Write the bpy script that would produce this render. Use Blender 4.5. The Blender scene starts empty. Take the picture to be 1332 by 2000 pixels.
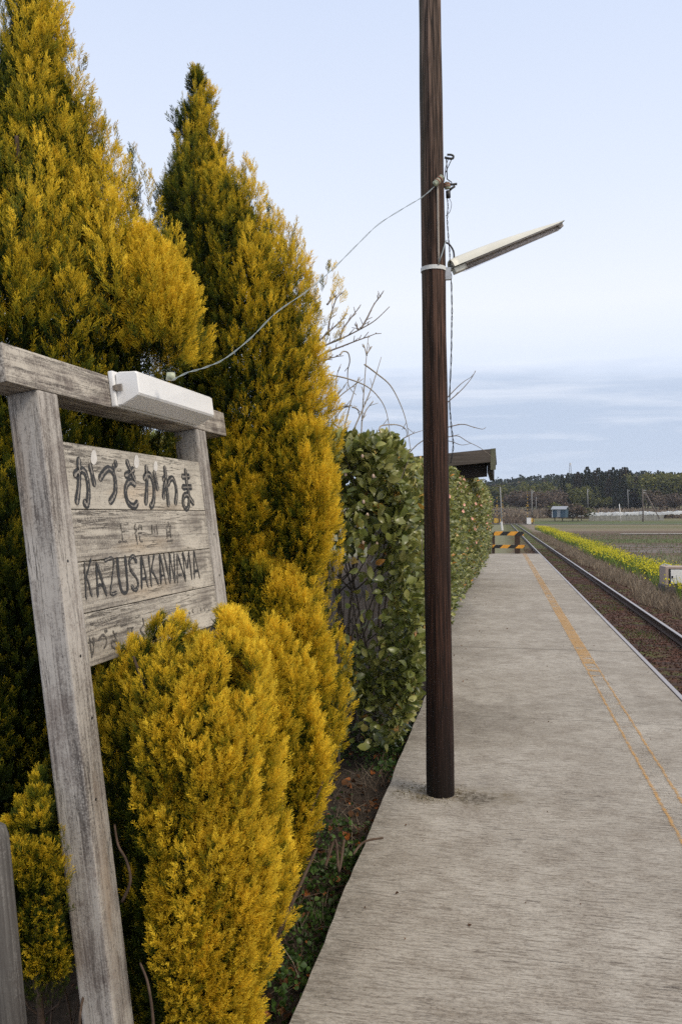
import bpy, bmesh, math, random
import numpy as np
from mathutils import Vector, Matrix
R = math.radians
random.seed(7)
RNG = np.random.default_rng(11)
scene = bpy.context.scene
COL = scene.collection

# ------------------------------------------------------------------ camera
EYE = 1.55                      # metres above the platform (platform top is z = 0, +Y runs along the track)
FPX = 1614.0                    # focal length in photo pixels (photo 1332 x 2000)
YAW = math.atan((978 - 666) / FPX)
cam_data = bpy.data.cameras.new("camera")
cam = bpy.data.objects.new("camera", cam_data)
COL.objects.link(cam)
cam_data.sensor_fit = 'VERTICAL'
cam_data.sensor_height = 22.3
cam_data.lens = 22.3 * FPX / 2000.0
cam_data.clip_start = 0.05
cam_data.clip_end = 6000
cam.location = (0, 0, EYE)
cam.rotation_euler = (R(90) + math.atan(4 / FPX), 0, YAW)
scene.camera = cam

# ------------------------------------------------------------------ world
SUN_EL, SUN_AZ = 48.0, 118.0     # azimuth measured clockwise from +Y (track direction)
world = bpy.data.worlds.new("World")
scene.world = world
world.use_nodes = True
wn = world.node_tree
wn.nodes.clear()
def N(nt, t, **kw):
    n = nt.nodes.new(t)
    for k, v in kw.items():
        if k.startswith('i_'):
            n.inputs[k[2:].replace('_', ' ')].default_value = v
        else:
            setattr(n, k, v)
    return n
def L(nt, a, b): nt.links.new(a, b)
def ramp(nt, fac, stops, interp='LINEAR'):
    n = nt.nodes.new('ShaderNodeValToRGB')
    n.color_ramp.interpolation = interp
    el = n.color_ramp.elements
    while len(el) < len(stops): el.new(0.5)
    for e, (p, c) in zip(el, stops):
        e.position = p
        e.color = (c, c, c, 1) if isinstance(c, (int, float)) else (*c[:3], 1)
    if fac is not None: L(nt, fac, n.inputs[0])
    return n.outputs[0]
def mix(nt, fac, a, b, mode='MIX'):
    n = nt.nodes.new('ShaderNodeMix'); n.data_type = 'RGBA'; n.blend_type = mode
    for s, v in ((0, fac), (6, a), (7, b)):
        if isinstance(v, (int, float)): n.inputs[s].default_value = v
        elif isinstance(v, tuple): n.inputs[s].default_value = (*v[:3], 1)
        else: L(nt, v, n.inputs[s])
    return n.outputs[2]
def mth(nt, op, a, b=None, c=None):
    n = nt.nodes.new('ShaderNodeMath'); n.operation = op
    for i, v in enumerate((a, b, c)):
        if v is None: continue
        if isinstance(v, (int, float)): n.inputs[i].default_value = v
        else: L(nt, v, n.inputs[i])
    return n.outputs[0]

sky = N(wn, 'ShaderNodeTexSky', sky_type='NISHITA', sun_disc=False)
sky.sun_elevation = R(SUN_EL); sky.sun_rotation = R(SUN_AZ)
sky.air_density = 1.0; sky.dust_density = 1.2; sky.ozone_density = 1.0
tc = N(wn, 'ShaderNodeTexCoord')
sep = N(wn, 'ShaderNodeSeparateXYZ'); L(wn, tc.outputs['Generated'], sep.inputs[0])
zc = sep.outputs[2]
# thin veil of high cloud over the blue, thicker towards the horizon
veil = ramp(wn, zc, [(0.0, .90), (0.10, .90), (0.30, .86), (0.60, .80), (1.0, .75)])
veilc = ramp(wn, zc, [(0.0, (.68, .76, .89)), (0.16, (.74, .81, .955)), (0.24, (.88, .91, .98)), (0.36, (.79, .855, .985)), (0.54, (.69, .78, .975)), (1.0, (.66, .76, .96))])
# the cloud is whiter and brighter round the hidden sun (behind and to the right of the eye)
az_, el_s = R(SUN_AZ), R(SUN_EL)
dotn = N(wn, 'ShaderNodeVectorMath', operation='DOT_PRODUCT'); L(wn, tc.outputs['Generated'], dotn.inputs[0])
dotn.inputs[1].default_value = (math.sin(az_) * math.cos(el_s), math.cos(az_) * math.cos(el_s), math.sin(el_s))
glow = ramp(wn, dotn.outputs['Value'], [(0.40, 0.0), (0.80, .75), (1.0, 1.0)])
mp = N(wn, 'ShaderNodeMapping'); L(wn, tc.outputs['Generated'], mp.inputs[0])
mp.inputs['Scale'].default_value = (1.5, 1.5, 17)
nz = N(wn, 'ShaderNodeTexNoise'); nz.inputs['Scale'].default_value = 2.4; nz.inputs['Detail'].default_value = 7
nz.inputs['Roughness'].default_value = .6; nz.inputs['Distortion'].default_value = .5
L(wn, mp.outputs[0], nz.inputs[0])
streak = ramp(wn, nz.outputs[0], [(0.47, 0.0), (0.66, 1.0)])
band = ramp(wn, zc, [(0.03, .15), (0.07, .8), (0.10, 1.0), (0.15, .8), (0.18, .3), (0.30, .0)])
wisps = mth(wn, 'MULTIPLY', streak, band)
skyc = mix(wn, 1.0, sky.outputs[0], (0.12, 0.12, 0.12), 'MULTIPLY')
veiled = mix(wn, veil, skyc, veilc)
veiled = mix(wn, glow, veiled, (1.18, 1.10, 1.0))
# grey-blue cloud bank low over the horizon, with a ragged lit top and wisps in it
mp2 = N(wn, 'ShaderNodeMapping'); L(wn, tc.outputs['Generated'], mp2.inputs[0])
mp2.inputs['Scale'].default_value = (3.0, 3.0, 16); mp2.inputs['Location'].default_value = (3.1, .4, 0)
nz2 = N(wn, 'ShaderNodeTexNoise'); nz2.inputs['Scale'].default_value = 1.7; nz2.inputs['Detail'].default_value = 6
L(wn, mp2.outputs[0], nz2.inputs[0])
zb2 = mth(wn, 'ADD', zc, mth(wn, 'MULTIPLY_ADD', nz2.outputs[0], .05, -.025))
bank = ramp(wn, zb2, [(0.0, .30), (0.02, .50), (0.06, .80), (0.120, .92), (0.150, .80), (0.172, 0.0)])
c2 = mix(wn, bank, veiled, (0.47, 0.56, 0.715))
c3 = mix(wn, mth(wn, 'MULTIPLY', wisps, .55), c2, (0.83, 0.87, 0.96))
bg = N(wn, 'ShaderNodeBackground'); L(wn, c3, bg.inputs[0]); bg.inputs[1].default_value = 1.0
wo = N(wn, 'ShaderNodeOutputWorld'); L(wn, bg.outputs[0], wo.inputs[0])

# ------------------------------------------------------------------ sun
sd = bpy.data.lights.new("sun", 'SUN')
sd.energy = 1.5; sd.angle = R(16); sd.color = (1.0, 0.90, 0.76)
sun = bpy.data.objects.new("sun", sd); COL.objects.link(sun)
az, el = R(SUN_AZ), R(SUN_EL)
to_sun = Vector((math.sin(az) * math.cos(el), math.cos(az) * math.cos(el), math.sin(el)))
sun.rotation_euler = to_sun.to_track_quat('Z', 'Y').to_euler()

scene.view_settings.view_transform = 'Standard'
scene.view_settings.look = 'None'
scene.view_settings.exposure = 0.2
scene.view_settings.gamma = 1.0
scene.render.film_transparent = False
scene.cycles.max_bounces = 6
scene.cycles.diffuse_bounces = 3
scene.cycles.transparent_max_bounces = 8
scene.cycles.volume_bounces = 0
scene.cycles.use_denoising = False
scene.cycles.use_adaptive_sampling = False
scene.cycles.sample_clamp_indirect = 3.0

# ------------------------------------------------------------------ helpers
RIGHT = Vector((math.cos(YAW), math.sin(YAW), 0))
FWD = Vector((-math.sin(YAW), math.cos(YAW), 0))
def at(px, py, D):
    """A point seen at photo pixel (px, py) standing D metres in front of the eye."""
    return Vector((0, 0, EYE)) + RIGHT * ((px - 666) / FPX * D) + FWD * D + Vector((0, 0, (1004 - py) / FPX * D))

def tag(o, label=None, cat=None, group=None, kind=None):
    if label: o['label'] = label
    if cat: o['category'] = cat
    if group: o['group'] = group
    if kind: o['kind'] = kind
    return o
def empty(name, loc=(0, 0, 0), label=None, cat=None, group=None, kind=None):
    o = bpy.data.objects.new(name, None); COL.objects.link(o)
    o.location = loc; o.empty_display_size = .1
    bpy.context.view_layer.update()
    return tag(o, label, cat, group, kind)
def link(name, me, mat, parent=None, matrix=None):
    o = bpy.data.objects.new(name, me); COL.objects.link(o)
    if mat is not None and not me.materials: me.materials.append(mat)
    if matrix is not None: o.matrix_world = matrix
    if parent is not None:
        o.parent = parent
        o.matrix_parent_inverse = parent_world(parent).inverted()
    return o
def parent_world(p):
    m = p.matrix_basis.copy()
    if p.parent is not None: m = parent_world(p.parent) @ p.matrix_parent_inverse @ m
    return m
def from_bm(name, bm, mat, parent=None, matrix=None, smooth=False):
    me = bpy.data.meshes.new(name); bm.to_mesh(me); bm.free()
    if smooth:
        me.polygons.foreach_set('use_smooth', [True] * len(me.polygons))
    return link(name, me, mat, parent, matrix)
def raw_mesh(name, verts, faces, mat, parent=None, col=None, smooth=False):
    """verts (n,3); faces (m,k) with constant k; col (n,) or (n,3) stored as vertex colour 'tint'."""
    verts = np.asarray(verts, np.float32); faces = np.asarray(faces, np.int32)
    me = bpy.data.meshes.new(name)
    me.vertices.add(len(verts)); me.vertices.foreach_set('co', verts.ravel())
    k = faces.shape[1]
    me.loops.add(faces.size); me.loops.foreach_set('vertex_index', faces.ravel())
    me.polygons.add(len(faces))
    me.polygons.foreach_set('loop_start', np.arange(0, faces.size, k, dtype=np.int32))
    me.polygons.foreach_set('loop_total', np.full(len(faces), k, np.int32))
    if smooth: me.polygons.foreach_set('use_smooth', np.ones(len(faces), bool))
    me.update(calc_edges=True)
    if col is not None:
        c = np.asarray(col, np.float32)
        if c.ndim == 1: c = np.stack([c, c, c], 1)
        a = me.color_attributes.new('tint', 'FLOAT_COLOR', 'POINT')
        a.data.foreach_set('color', np.concatenate([c, np.ones((len(c), 1), np.float32)], 1).ravel())
    return link(name, me, mat, parent)

def bm_box(bm, lo, hi, mat4=None, bevel=0.0):
    vs = [bm.verts.new((x, y, z)) for z in (lo[2], hi[2]) for y in (lo[1], hi[1]) for x in (lo[0], hi[0])]
    fs = [bm.faces.new([vs[i] for i in q]) for q in ((0, 2, 3, 1), (4, 5, 7, 6), (0, 1, 5, 4), (2, 6, 7, 3), (0, 4, 6, 2), (1, 3, 7, 5))]
    if bevel > 0:
        es = list({e for f in fs for e in f.edges})
        r = bmesh.ops.bevel(bm, geom=es, offset=bevel, segments=2, affect='EDGES', profile=.6)
        vs = list({v for f in bm.faces for v in f.verts if f.is_valid}) if mat4 is not None and len(bm.faces) == len(r['faces']) + 6 else vs
    if mat4 is not None:
        bmesh.ops.transform(bm, matrix=mat4, verts=[v for v in vs if v.is_valid])
def box(name, lo, hi, mat, parent=None, bevel=0.0, matrix=None):
    """lo/hi in world metres (or in the frame of matrix); the object's origin sits at the box centre."""
    c = [(a + b) / 2 for a, b in zip(lo, hi)]
    bm = bmesh.new()
    bm_box(bm, [a - k for a, k in zip(lo, c)], [b - k for b, k in zip(hi, c)], None, bevel)
    m = Matrix.Translation(c)
    if matrix is not None: m = matrix @ m
    return from_bm(name, bm, mat, parent, m)
def tube_geo(pts, rad, n=8, closed_ends=True):
    """Swept tube; returns verts, quad faces (ends pinched)."""
    pts = [Vector(p) for p in pts]
    if isinstance(rad, (int, float)): rad = [rad] * len(pts)
    V, F = [], []
    prev = None
    for i, p in enumerate(pts):
        d = (pts[min(i + 1, len(pts) - 1)] - pts[max(i - 1, 0)]).normalized()
        if prev is None:
            a = d.orthogonal().normalized()
        else:
            a = (prev - d * prev.dot(d)).normalized()
        prev = a
        b = d.cross(a)
        for k in range(n):
            t = 2 * math.pi * k / n
            V.append(p + (a * math.cos(t) + b * math.sin(t)) * rad[i])
    for i in range(len(pts) - 1):
        for k in range(n):
            F.append((i * n + k, i * n + (k + 1) % n, (i + 1) * n + (k + 1) % n, (i + 1) * n + k))
    if closed_ends:
        for i, o in ((0, 1), (len(pts) - 1, -1)):
            c = len(V); V.append(pts[i])
            for k in range(n):
                q = (i * n + (k + 1) % n, i * n + k, c, c) if o > 0 else (i * n + k, i * n + (k + 1) % n, c, c)
                F.append(q)
    return V, F
class MB:
    """Collects shapes into one mesh."""
    def __init__(s): s.V, s.F = [], []
    def add(s, V, F):
        o = len(s.V); s.V += [tuple(v) for v in V]
        for f in F:
            g = []
            for i in f:
                if not g or g[-1] != i + o: g.append(i + o)
            if g[0] == g[-1]: g.pop()
            s.F.append(tuple(g))
        return s
    def tube(s, pts, rad, n=8): return s.add(*tube_geo(pts, rad, n))
    def box(s, lo, hi, m=None):
        vs = [Vector((x, y, z)) for z in (lo[2], hi[2]) for y in (lo[1], hi[1]) for x in (lo[0], hi[0])]
        if m is not None: vs = [m @ v for v in vs]
        return s.add(vs, ((0, 2, 3, 1), (4, 5, 7, 6), (0, 1, 5, 4), (2, 6, 7, 3), (0, 4, 6, 2), (1, 3, 7, 5)))
    def build(s, name, mat, parent=None, smooth=False, origin=None):
        o = Vector(origin) if origin is not None else Vector(s.V[0])
        me = bpy.data.meshes.new(name)
        me.from_pydata([Vector(v) - o for v in s.V], [], s.F)
        if smooth: me.polygons.foreach_set('use_smooth', [True] * len(me.polygons))
        me.update()
        return link(name, me, mat, parent, Matrix.Translation(o))
def smooth_path(pts, k=6):
    P = [Vector(p) for p in pts]; out = []
    for i in range(len(P) - 1):
        p0, p1, p2, p3 = P[max(i - 1, 0)], P[i], P[i + 1], P[min(i + 2, len(P) - 1)]
        for j in range(k):
            t = j / k
            out.append(.5 * ((2 * p1) + (p2 - p0) * t + (2 * p0 - 5 * p1 + 4 * p2 - p3) * t * t + (3 * p1 - p0 - 3 * p2 + p3) * t ** 3))
    out.append(P[-1]); return out

# ------------------------------------------------------------------ materials
def mat_new(name):
    m = bpy.data.materials.new(name); m.use_nodes = True
    nt = m.node_tree; nt.nodes.clear()
    out = N(nt, 'ShaderNodeOutputMaterial')
    return m, nt, out
def principled(nt, out, color, rough=.7, metal=0.0, spec=.5, bump=None, bstr=.3, bdist=.01):
    p = N(nt, 'ShaderNodeBsdfPrincipled')
    if isinstance(color, tuple): p.inputs['Base Color'].default_value = (*color, 1)
    else: L(nt, color, p.inputs['Base Color'])
    if isinstance(rough, (int, float)): p.inputs['Roughness'].default_value = rough
    else: L(nt, rough, p.inputs['Roughness'])
    p.inputs['Metallic'].default_value = metal
    p.inputs['Specular IOR Level'].default_value = spec
    if bump is not None:
        b = N(nt, 'ShaderNodeBump'); b.inputs['Strength'].default_value = bstr; b.inputs['Distance'].default_value = bdist
        L(nt, bump, b.inputs['Height']); L(nt, b.outputs[0], p.inputs['Normal'])
    L(nt, p.outputs[0], out.inputs[0])
    return p
def noise(nt, vec, scale, detail=4, rough=.55, dist=0.0):
    n = N(nt, 'ShaderNodeTexNoise'); n.inputs['Scale'].default_value = scale
    n.inputs['Detail'].default_value = detail; n.inputs['Roughness'].default_value = rough
    n.inputs['Distortion'].default_value = dist
    if vec is not None: L(nt, vec, n.inputs[0])
    return n.outputs[0]
def mapping(nt, src, scale=(1, 1, 1), rot=(0, 0, 0), loc=(0, 0, 0)):
    m = N(nt, 'ShaderNodeMapping'); L(nt, src, m.inputs[0])
    m.inputs['Scale'].default_value = scale; m.inputs['Rotation'].default_value = rot; m.inputs['Location'].default_value = loc
    return m.outputs[0]
def simple(name, color, rough=.6, metal=0.0, var=.25, scale=9.0, spec=.5, bstr=.15):
    m, nt, out = mat_new(name)
    tc = N(nt, 'ShaderNodeTexCoord')
    n = noise(nt, tc.outputs['Object'], scale, 6, .65)
    lo = tuple(c * (1 - var) for c in color); hi = tuple(min(1, c * (1 + var)) for c in color)
    c = ramp(nt, n, [(0.3, lo), (0.7, hi)])
    principled(nt, out, c, rough, metal, spec, n, bstr, .004)
    return m
def foliage_mat(name, stops, rough=.55, trans=.25, jitter=.25, spec=.35, hue=None):
    """colour from the leaf tint (r = age/tip, g = random per spray)."""
    m, nt, out = mat_new(name)
    at_ = N(nt, 'ShaderNodeAttribute'); at_.attribute_name = 'tint'
    s = N(nt, 'ShaderNodeSeparateColor'); L(nt, at_.outputs['Color'], s.inputs[0])
    c = ramp(nt, s.outputs[0], stops)
    v = mth(nt, 'MULTIPLY_ADD', s.outputs[1], 2 * jitter, 1 - jitter)
    hs = N(nt, 'ShaderNodeHueSaturation'); L(nt, c, hs.inputs['Color']); L(nt, v, hs.inputs['Value'])
    p = N(nt, 'ShaderNodeBsdfPrincipled'); L(nt, hs.outputs[0], p.inputs['Base Color'])
    p.inputs['Roughness'].default_value = rough; p.inputs['Specular IOR Level'].default_value = spec
    t = N(nt, 'ShaderNodeBsdfTranslucent'); L(nt, hs.outputs[0], t.inputs[0])
    mx = N(nt, 'ShaderNodeMixShader'); mx.inputs[0].default_value = trans
    L(nt, p.outputs[0], mx.inputs[1]); L(nt, t.outputs[0], mx.inputs[2]); L(nt, mx.outputs[0], out.inputs[0])
    return m

def wood_mat(name, axis='Z', paint=(.50, .47, .42), bare=(.20, .17, .15), dark=(.035, .03, .028), wear=.5, warm=None):
    """Weathered, once painted timber: grain along the object's own axis, cracks, flaked paint, lichen."""
    m, nt, out = mat_new(name)
    tc = N(nt, 'ShaderNodeTexCoord'); v = tc.outputs['Object']
    sc = {'Z': (26, 26, 1.3), 'X': (1.3, 26, 26), 'Y': (26, 1.3, 26)}[axis]
    sc2 = {'Z': (90, 90, 3.5), 'X': (3.5, 90, 90), 'Y': (90, 3.5, 90)}[axis]
    g1 = noise(nt, mapping(nt, v, sc), 1.0, 6, .6, .25)
    g2 = noise(nt, mapping(nt, v, sc2), 1.0, 4, .6, .3)
    blot = noise(nt, v, 5.5, 6, .65, .4)
    fine = noise(nt, v, 190, 3, .6)
    base = ramp(nt, g2, [(0.32, tuple(c * .62 for c in bare)), (0.68, tuple(c * 1.45 for c in bare))])
    pf = mth(nt, 'ADD', mth(nt, 'MULTIPLY', blot, .75), mth(nt, 'MULTIPLY', g2, .45))
    pf = mth(nt, 'ADD', pf, mth(nt, 'MULTIPLY', fine, .35))
    pm = ramp(nt, pf, [(wear + .16, 0.0), (wear + .34, 1.0)])
    pc = ramp(nt, blot, [(0.3, tuple(c * .80 for c in paint)), (0.7, tuple(min(.85, c * 1.12) for c in paint))])
    c = mix(nt, pm, base, pc)
    if warm is not None:
        wf = ramp(nt, noise(nt, mapping(nt, v, {'Z': (8, 8, 1.2), 'X': (1.2, 8, 8), 'Y': (8, 1.2, 8)}[axis], loc=(3, 1, 7)), 1.0, 3), [(0.55, 0.0), (0.72, .6)])
        c = mix(nt, wf, c, warm)
    cr = ramp(nt, g1, [(0.488, 0.0), (0.497, 1.0), (0.501, 1.0), (0.510, 0.0)])
    cr = mth(nt, 'MULTIPLY', cr, ramp(nt, blot, [(0.42, .15), (0.60, 1.0)]))
    c = mix(nt, mth(nt, 'MULTIPLY', cr, .85), c, dark)
    grime = mth(nt, 'MULTIPLY', ramp(nt, noise(nt, mapping(nt, v, {'Z': (7, 7, 1.6), 'X': (1.6, 7, 7), 'Y': (7, 1.6, 7)}[axis], loc=(1, 5, 2)), 1.0, 5, .65), [(0.46, 0.0), (0.66, .85)]), ramp(nt, mth(nt, 'ADD', mth(nt, 'MULTIPLY', g2, .6), mth(nt, 'MULTIPLY', fine, .4)), [(0.42, 1.0), (0.56, .15)]))
    c = mix(nt, grime, c, tuple(k * 2.0 for k in dark))
    sp = ramp(nt, noise(nt, v, 85, 5, .8), [(0.57, 0.0), (0.66, .75)])
    c = mix(nt, sp, c, tuple(k * 2.2 for k in dark))
    h = mth(nt, 'SUBTRACT', mth(nt, 'ADD', mth(nt, 'MULTIPLY', g2, .5), mth(nt, 'MULTIPLY', pm, .25)), mth(nt, 'MULTIPLY', cr, .8))
    principled(nt, out, c, .82, 0, .25, h, .6, .003)
    return m

M = {}
M['post_wood'] = wood_mat('weathered_post_wood', 'Z', paint=(.45, .42, .385), bare=(.24, .205, .185), wear=.46, warm=(.29, .20, .12))
M['beam_wood'] = wood_mat('weathered_beam_wood', 'Y', paint=(.50, .46, .40), bare=(.17, .145, .13), wear=.525)
M['board_wood'] = wood_mat('weathered_board_wood', 'Y', paint=(.54, .50, .43), bare=(.32, .29, .25), wear=.38, warm=(.46, .35, .24))
M['board_low'] = wood_mat('worn_board_wood', 'Y', paint=(.51, .47, .405), bare=(.23, .205, .18), wear=.49, warm=(.43, .34, .24))
M['stake_wood'] = wood_mat('grey_stake_wood', 'Z', paint=(.22, .21, .20), bare=(.10, .095, .09), wear=.62)
M['letter'] = simple('carved_letter_paint', (.030, .030, .031), .6, 0, .5, 60)
M['letter_worn'] = simple('letter_groove_worn', (.23, .21, .185), .8, 0, .55, 130)
M['letter_faint'] = simple('letter_groove_faint', (.10, .09, .08), .85, 0, .6, 150)
M['plastic'] = simple('white_lamp_plastic', (.80, .80, .80), .32, 0, .03, 5, .5, .02)
M['steel'] = simple('clip_steel', (.42, .38, .34), .35, .9, .25, 20)
M['galv'] = simple('galvanised_metal', (.45, .46, .47), .5, .6, .2, 25)
M['white_band'] = simple('white_painted_band', (.62, .63, .62), .6, 0, .15, 30)
M['black'] = simple('black_rubber', (.018, .018, .019), .5, 0, .3, 30)
M['lamp_shade'] = simple('cream_enamel', (.66, .65, .58), .45, 0, .06, 8)
M['lamp_grey'] = simple('grey_lamp_body', (.33, .30, .28), .45, 0, .12, 12)
M['tube'] = simple('unlit_tube_glass', (.50, .47, .45), .2, 0, .05, 8)
M['ceramic'] = simple('mossy_porcelain', (.42, .45, .33), .4, 0, .5, 40)
M['rustred'] = simple('rusty_iron', (.25, .13, .09), .8, 0, .4, 40)
M['cable_pale'] = simple('pale_cable', (.26, .31, .33), .5, 0, .2, 60)
M['conduit'] = simple('cable_grey', (.30, .26, .22), .6, 0, .2, 30)
M['bark'] = simple('brown_bark', (.085, .058, .042), .9, 0, .45, 40, .2, .6)
M['twig'] = simple('grey_twig', (.21, .18, .155), .85, 0, .3, 60, .2)
M['vine'] = simple('tan_vine', (.34, .30, .25), .85, 0, .25, 60, .2)
M['pole_far'] = simple('concrete_pole', (.26, .26, .26), .8, 0, .2, 5)
M['pole_brown'] = simple('brown_pole', (.13, .105, .09), .85, 0, .3, 8)
M['white'] = simple('white_paint', (.70, .70, .70), .6, 0, .12, 14)
M['yellow'] = simple('signal_yellow', (.52, .32, .04), .6, 0, .2, 14)
M['conc_dark'] = simple('mossy_concrete', (.11, .10, .09), .9, 0, .45, 18, .2, .6)
M['conc_pink'] = simple('pinkish_concrete', (.36, .29, .25), .85, 0, .2, 22, .3, .4)
M['conc_wall'] = simple('old_concrete_wall', (.24, .235, .215), .9, 0, .3, 1.4, .2, .4)
M['shed_blue'] = simple('blue_corrugated_metal', (.045, .085, .13), .6, 0, .2, 5)
M['shed_roof'] = simple('grey_roof_sheet', (.26, .28, .31), .6, 0, .15, 5)

def pole_mat():
    m, nt, out = mat_new('creosoted_pole_wood')
    tc = N(nt, 'ShaderNodeTexCoord'); v = tc.outputs['Object']
    g = noise(nt, mapping(nt, v, (34, 34, .8)), 1.0, 6, .62, .5)
    g2 = noise(nt, mapping(nt, v, (120, 120, 4)), 1.0, 4, .6)
    s = N(nt, 'ShaderNodeSeparateXYZ'); L(nt, v, s.inputs[0])
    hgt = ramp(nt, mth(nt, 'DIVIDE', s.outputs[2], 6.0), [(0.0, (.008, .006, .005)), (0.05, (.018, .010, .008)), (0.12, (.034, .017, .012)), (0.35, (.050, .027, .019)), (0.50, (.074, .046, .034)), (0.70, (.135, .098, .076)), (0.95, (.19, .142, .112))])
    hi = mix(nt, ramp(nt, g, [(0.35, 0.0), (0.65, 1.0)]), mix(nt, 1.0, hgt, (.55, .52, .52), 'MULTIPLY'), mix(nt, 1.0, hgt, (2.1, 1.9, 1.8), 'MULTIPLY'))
    c = mix(nt, ramp(nt, g2, [(0.40, .8), (0.60, 0.0)]), hi, (.010, .007, .006))
    ck = ramp(nt, noise(nt, mapping(nt, v, (22, 22, .5), loc=(4, 4, 4)), 1.0, 4, .5, .2), [(0.47, 0.0), (0.497, 1.0), (0.503, 1.0), (0.53, 0.0)])
    c = mix(nt, mth(nt, 'MULTIPLY', ck, .8), c, (.006, .004, .004))
    # algae on the side away from the track
    al = mth(nt, 'MULTIPLY', ramp(nt, mth(nt, 'MULTIPLY_ADD', s.outputs[0], 6.0, .5), [(0.0, 1.0), (0.38, 0.0)]), ramp(nt, noise(nt, mapping(nt, v, (9, 9, 1.4)), 1.0, 5), [(0.4, 0.0), (0.6, .8)]))
    al = mth(nt, 'MULTIPLY', al, ramp(nt, mth(nt, 'DIVIDE', s.outputs[2], 6.0), [(0.2, 0.25), (0.6, 1.0)]))
    c = mix(nt, al, c, (.052, .058, .030))
    rr = ramp(nt, g2, [(0.3, .85), (0.7, .55)])
    principled(nt, out, c, rr, 0, .18, mth(nt, 'ADD', g, mth(nt, 'MULTIPLY', g2, .6)), .9, .006)
    return m
M['pole'] = pole_mat()

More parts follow.
